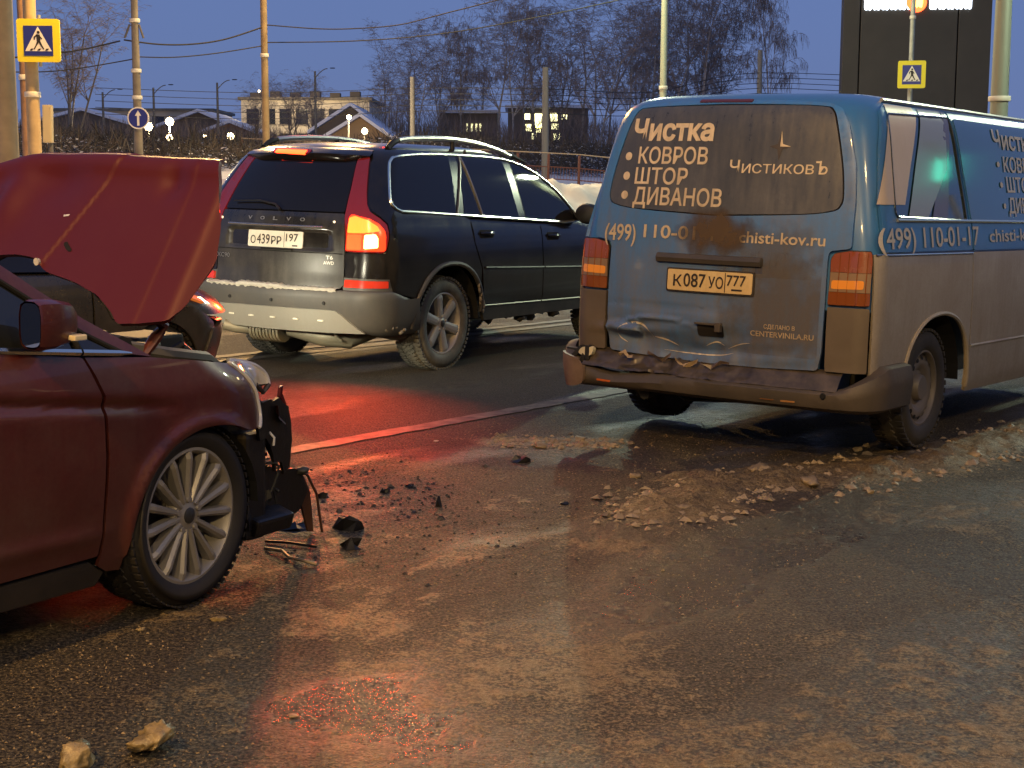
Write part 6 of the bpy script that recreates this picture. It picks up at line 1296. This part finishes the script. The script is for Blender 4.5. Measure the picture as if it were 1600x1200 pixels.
# bare winter trees
def tree_mesh(seed, h, spread, droop, stems=1, dens=1.):
    rg = random.Random(seed); S = []
    def grow_(p, d, L, r_, lvl):
        n = 4 if lvl < 2 else 3; q = p
        for i in range(n):
            d = (d + Vector((rg.gauss(0,.10), rg.gauss(0,.10), rg.gauss(0,.06) + (.05 if lvl < 2 else -droop*.35*lvl)))).normalized(); q2 = q + d*(L/n); ra = r_*(1-.55*i/n); rb = r_*(1-.55*(i+1)/n); S.append((q, q2, ra, rb)); 
            if lvl < 4:
                for _ in range((2 if rg.random() < .75*dens else 1) if lvl else (3 if i > 0 else 0)):
                    a = rg.uniform(0, 6.283); side = Vector((math.cos(a), math.sin(a), rg.uniform(.1,.7) if lvl < 2 else rg.uniform(-.5,.5))).normalized(); mix_ = .75 if lvl == 0 else .95
                    grow_(q2, (d*(1-mix_*.6) + side*mix_*spread).normalized(), L*rg.uniform(.34,.56)*(1. if lvl else .85), max(rb*.5, .012), lvl+1)
            q = q2
        if lvl >= 3 and droop > .2:
            for _ in range(2): S.append((q, q + Vector((rg.gauss(0,.10), rg.gauss(0,.10), -rg.uniform(.4,1.1)*droop*2)), .011, .008))
    for k in range(stems):
        a = rg.uniform(0, 6.283); grow_(Vector((rg.gauss(0,.25)*(stems > 1), rg.gauss(0,.25)*(stems > 1), 0)), Vector((math.cos(a)*.18*(stems > 1), math.sin(a)*.18*(stems > 1), 1)).normalized(), h*rg.uniform(.85,1.), h*.013, 0)
    P0 = np.array([s_[0] for s_ in S]); P1 = np.array([s_[1] for s_ in S]); R0 = np.array([s_[2] for s_ in S]); R1 = np.array([s_[3] for s_ in S]); D = P1-P0; D /= np.linalg.norm(D, axis=1, keepdims=True)+1e-9
    A = np.cross(D, np.array((.3,.5,.81))); A /= np.linalg.norm(A, axis=1, keepdims=True)+1e-9; B = np.cross(D, A)
    def mk(sel):
        i = np.nonzero(sel)[0]; V = []
        for P, Rr in ((P0, R0), (P1, R1)):
            for k in range(3): w = 2.0944*k; V.append(P[i] + (A[i]*math.cos(w) + B[i]*math.sin(w))*Rr[i][:,None])
        V = np.stack(V, 1).reshape(-1, 3); b = (np.arange(len(i))*6)[:,None]; F = np.concatenate([b+np.array(q) for q in ((0,1,4,3),(1,2,5,4),(2,0,3,5))], 0)
        return pyd(V, F)
    thick = R0 > h*.0045
    return mk(thick), mk(~thick), len(S)
M_bark = mat('grey_bark', (.17,.15,.13), .85); M_twig = mat('winter_twigs', (.27,.215,.185), .9); M_birch = mat('birch_bark', (.36,.32,.28), .8, var=.5, vscale=3.)
TREES = {}
def tree(kind, x, y, s, rz, label, group=None, name='bare_birch'):
    if kind not in TREES:
        sd, h, spd, dr, st, dn = dict(a=(3,10.,.78,.05,1,1.15), b=(8,10.,.62,.09,1,1.15), c=(15,10.,.85,.03,2,.95), d=(22,10.,.50,.22,1,1.1), e=(31,10.,.95,.12,4,.62))[kind]; TREES[kind] = tree_mesh(sd, h, spd, dr, st, dn)
    tm, cm, n = TREES[kind]; t = empty(name, (x, y, tz(x, y)-.2), label, 'tree', group=group, rot=(0,-.022,rz)); t.scale = (s[0], s[0], s[1])
    link('trunk', tm, M_birch if kind != 'e' else M_bark, t); link('crown', cm, M_twig, t); return t
G1 = 'bare birches of the skyline grove'
for k, (kd, px, y, top) in enumerate([('c',-10.6,122,9.4),('b',-9.0,121,10.0),('a',-7.2,104,9.6),('c',-5.2,122,10.6),('b',-3.1,121,11.2),('a',-.4,104,11.0),('d',1.2,109,11.8),('a',3.4,122,12.2),('c',5.8,104,11.6),('b',7.7,108,12.2),('a',9.5,121,12.6),('b',11.2,119,13.6),('d',13.9,118,13.4),('a',-9.7,108,10.0),('b',-8.1,112,10.6),('c',-6.6,116,11.0),('d',-4.3,113,10.9),('a',-1.7,110,12.5),('b',.3,120,12.2),('c',2.2,116,12.6),('b',4.6,112,12.9),('a',6.9,118,13.2),('d',8.6,113,12.4),('c',10.4,109,12.6),('b',12.0,112,15.0),('a',13.2,110,14.6),('c',15.0,116,12.8)]):
    hh = (top - tz(px, y) + .4)/11.2; tree(kd, at_z(px, 6), y, (hh*.95, hh), 1.3*k, 'bare grey birch in the dense grove on the skyline', G1)
tree('d', at_z(18.4,8), 110, (.70,1.15), .7, 'lone tall weeping birch between the grove and the dark pylon')
tree('e', at_z(-17.9,4), 60, (.50,.52), .4, 'bare many-stemmed tree behind the left crossing sign', name='bare_tree')
for k, (px, y, s_) in enumerate([(-17.5,100,.40),(-15.4,104,.45),(-13.4,98,.42)]): tree('e', px, y, (s_, s_), 2.*k, 'small bare tree before the beige block', 'small bare trees before the beige block', 'bare_tree')
# snow-flecked thicket along the verge
rg = np.random.default_rng(9)
def thicket(N, label, name, m, size, flat, x0=-34, x1=26):
    X0 = rg.uniform(x0, x1, N*3); Y0 = rg.uniform(42, 86, N*3); ok = np.nonzero(X0*RN[0]+Y0*RN[1] > np.where(X0 > -6, 38., 30. + 200.*(Y0 > 62)))[0][:N]; X0 = X0[ok]; Y0 = Y0[ok]; N = len(X0); top = np.where(X0 > -6, .75, .35) + .012*np.clip(Y0-50,0,40) + .7*fbm(X0*.35, Y0*.1, 3, 41) + .7*(fbm(X0*1.2, Y0*.2, 2, 43)-.5); Z0 = terrain_z(X0, Y0) + rg.random(N)**.8*top
    th = rg.uniform(0, 6.283, N); el = rg.normal(.5 if not flat else 0, .6 if not flat else .3, N); L_ = size*rg.uniform(.5,1.4,N); D = np.stack([np.cos(th)*np.cos(el), np.sin(th)*np.cos(el), np.sin(el)], -1)*L_[:,None]; P = np.stack([X0,Y0,Z0], -1)
    Wd = np.stack([-np.sin(th), np.cos(th), np.zeros(N)], -1)*((.014 if not flat else .045)*rg.uniform(.6,1.5,N))[:,None]; Wd[:,2] += .010*(0 if flat else 1) + (.03*rg.random(N) if flat else 0)
    V = np.stack([P-Wd, P+Wd, P+D+Wd*.5, P+D-Wd*.5], 1).reshape(-1,3); return tag(link(name, pyd(V, np.arange(4*N).reshape(-1,4)), m), label, 'bushes', kind='stuff')
thicket(34000, 'dark bare thicket along the snowy verge', 'thicket', mat('thicket_twigs', (.055,.045,.036), .9), .55, False)
def brush(N, label, x0, x1, y0, y1, hmax, m, wd):
    X0 = rg.uniform(x0, x1, N); Y0 = rg.uniform(y0, y1, N); B = terrain_z(X0, Y0); top = hmax*(.45 + .75*fbm(X0*.3, Y0*.07, 3, 71)); Z0 = B + rg.random(N)*top*.8; th = rg.uniform(0,6.283,N); el = np.abs(rg.normal(1.05,.35,N)); L_ = rg.uniform(.4,1.3,N)
    D = np.stack([np.cos(th)*np.cos(el), np.sin(th)*np.cos(el), np.sin(el)], -1)*L_[:,None]; P = np.stack([X0,Y0,Z0], -1); Wd = np.stack([np.ones(N), np.zeros(N), np.zeros(N)], -1)*(wd*rg.uniform(.5,1.4,N))[:,None]
    V = np.stack([P-Wd, P+Wd, P+D+Wd*.3, P+D-Wd*.3], 1).reshape(-1,3); return tag(link('brushwood', pyd(V, np.arange(4*N).reshape(-1,4)), m), label, 'bushes', kind='stuff')
brush(19000, 'brown brushwood filling the grove under the birches', -13., 18., 96., 124., 4.4, mat('brush_twigs', (.15,.115,.095), .9), .013)
brush(9000, 'brown brushwood before the beige block and houses', -30., -12., 84., 120., 1.9, MATS['brush_twigs'], .013)
thicket(9000, 'snow flecks lying on the bare thicket', 'snow_flecks', mat('fleck_snow', (.50,.49,.50), .8), .10, True)
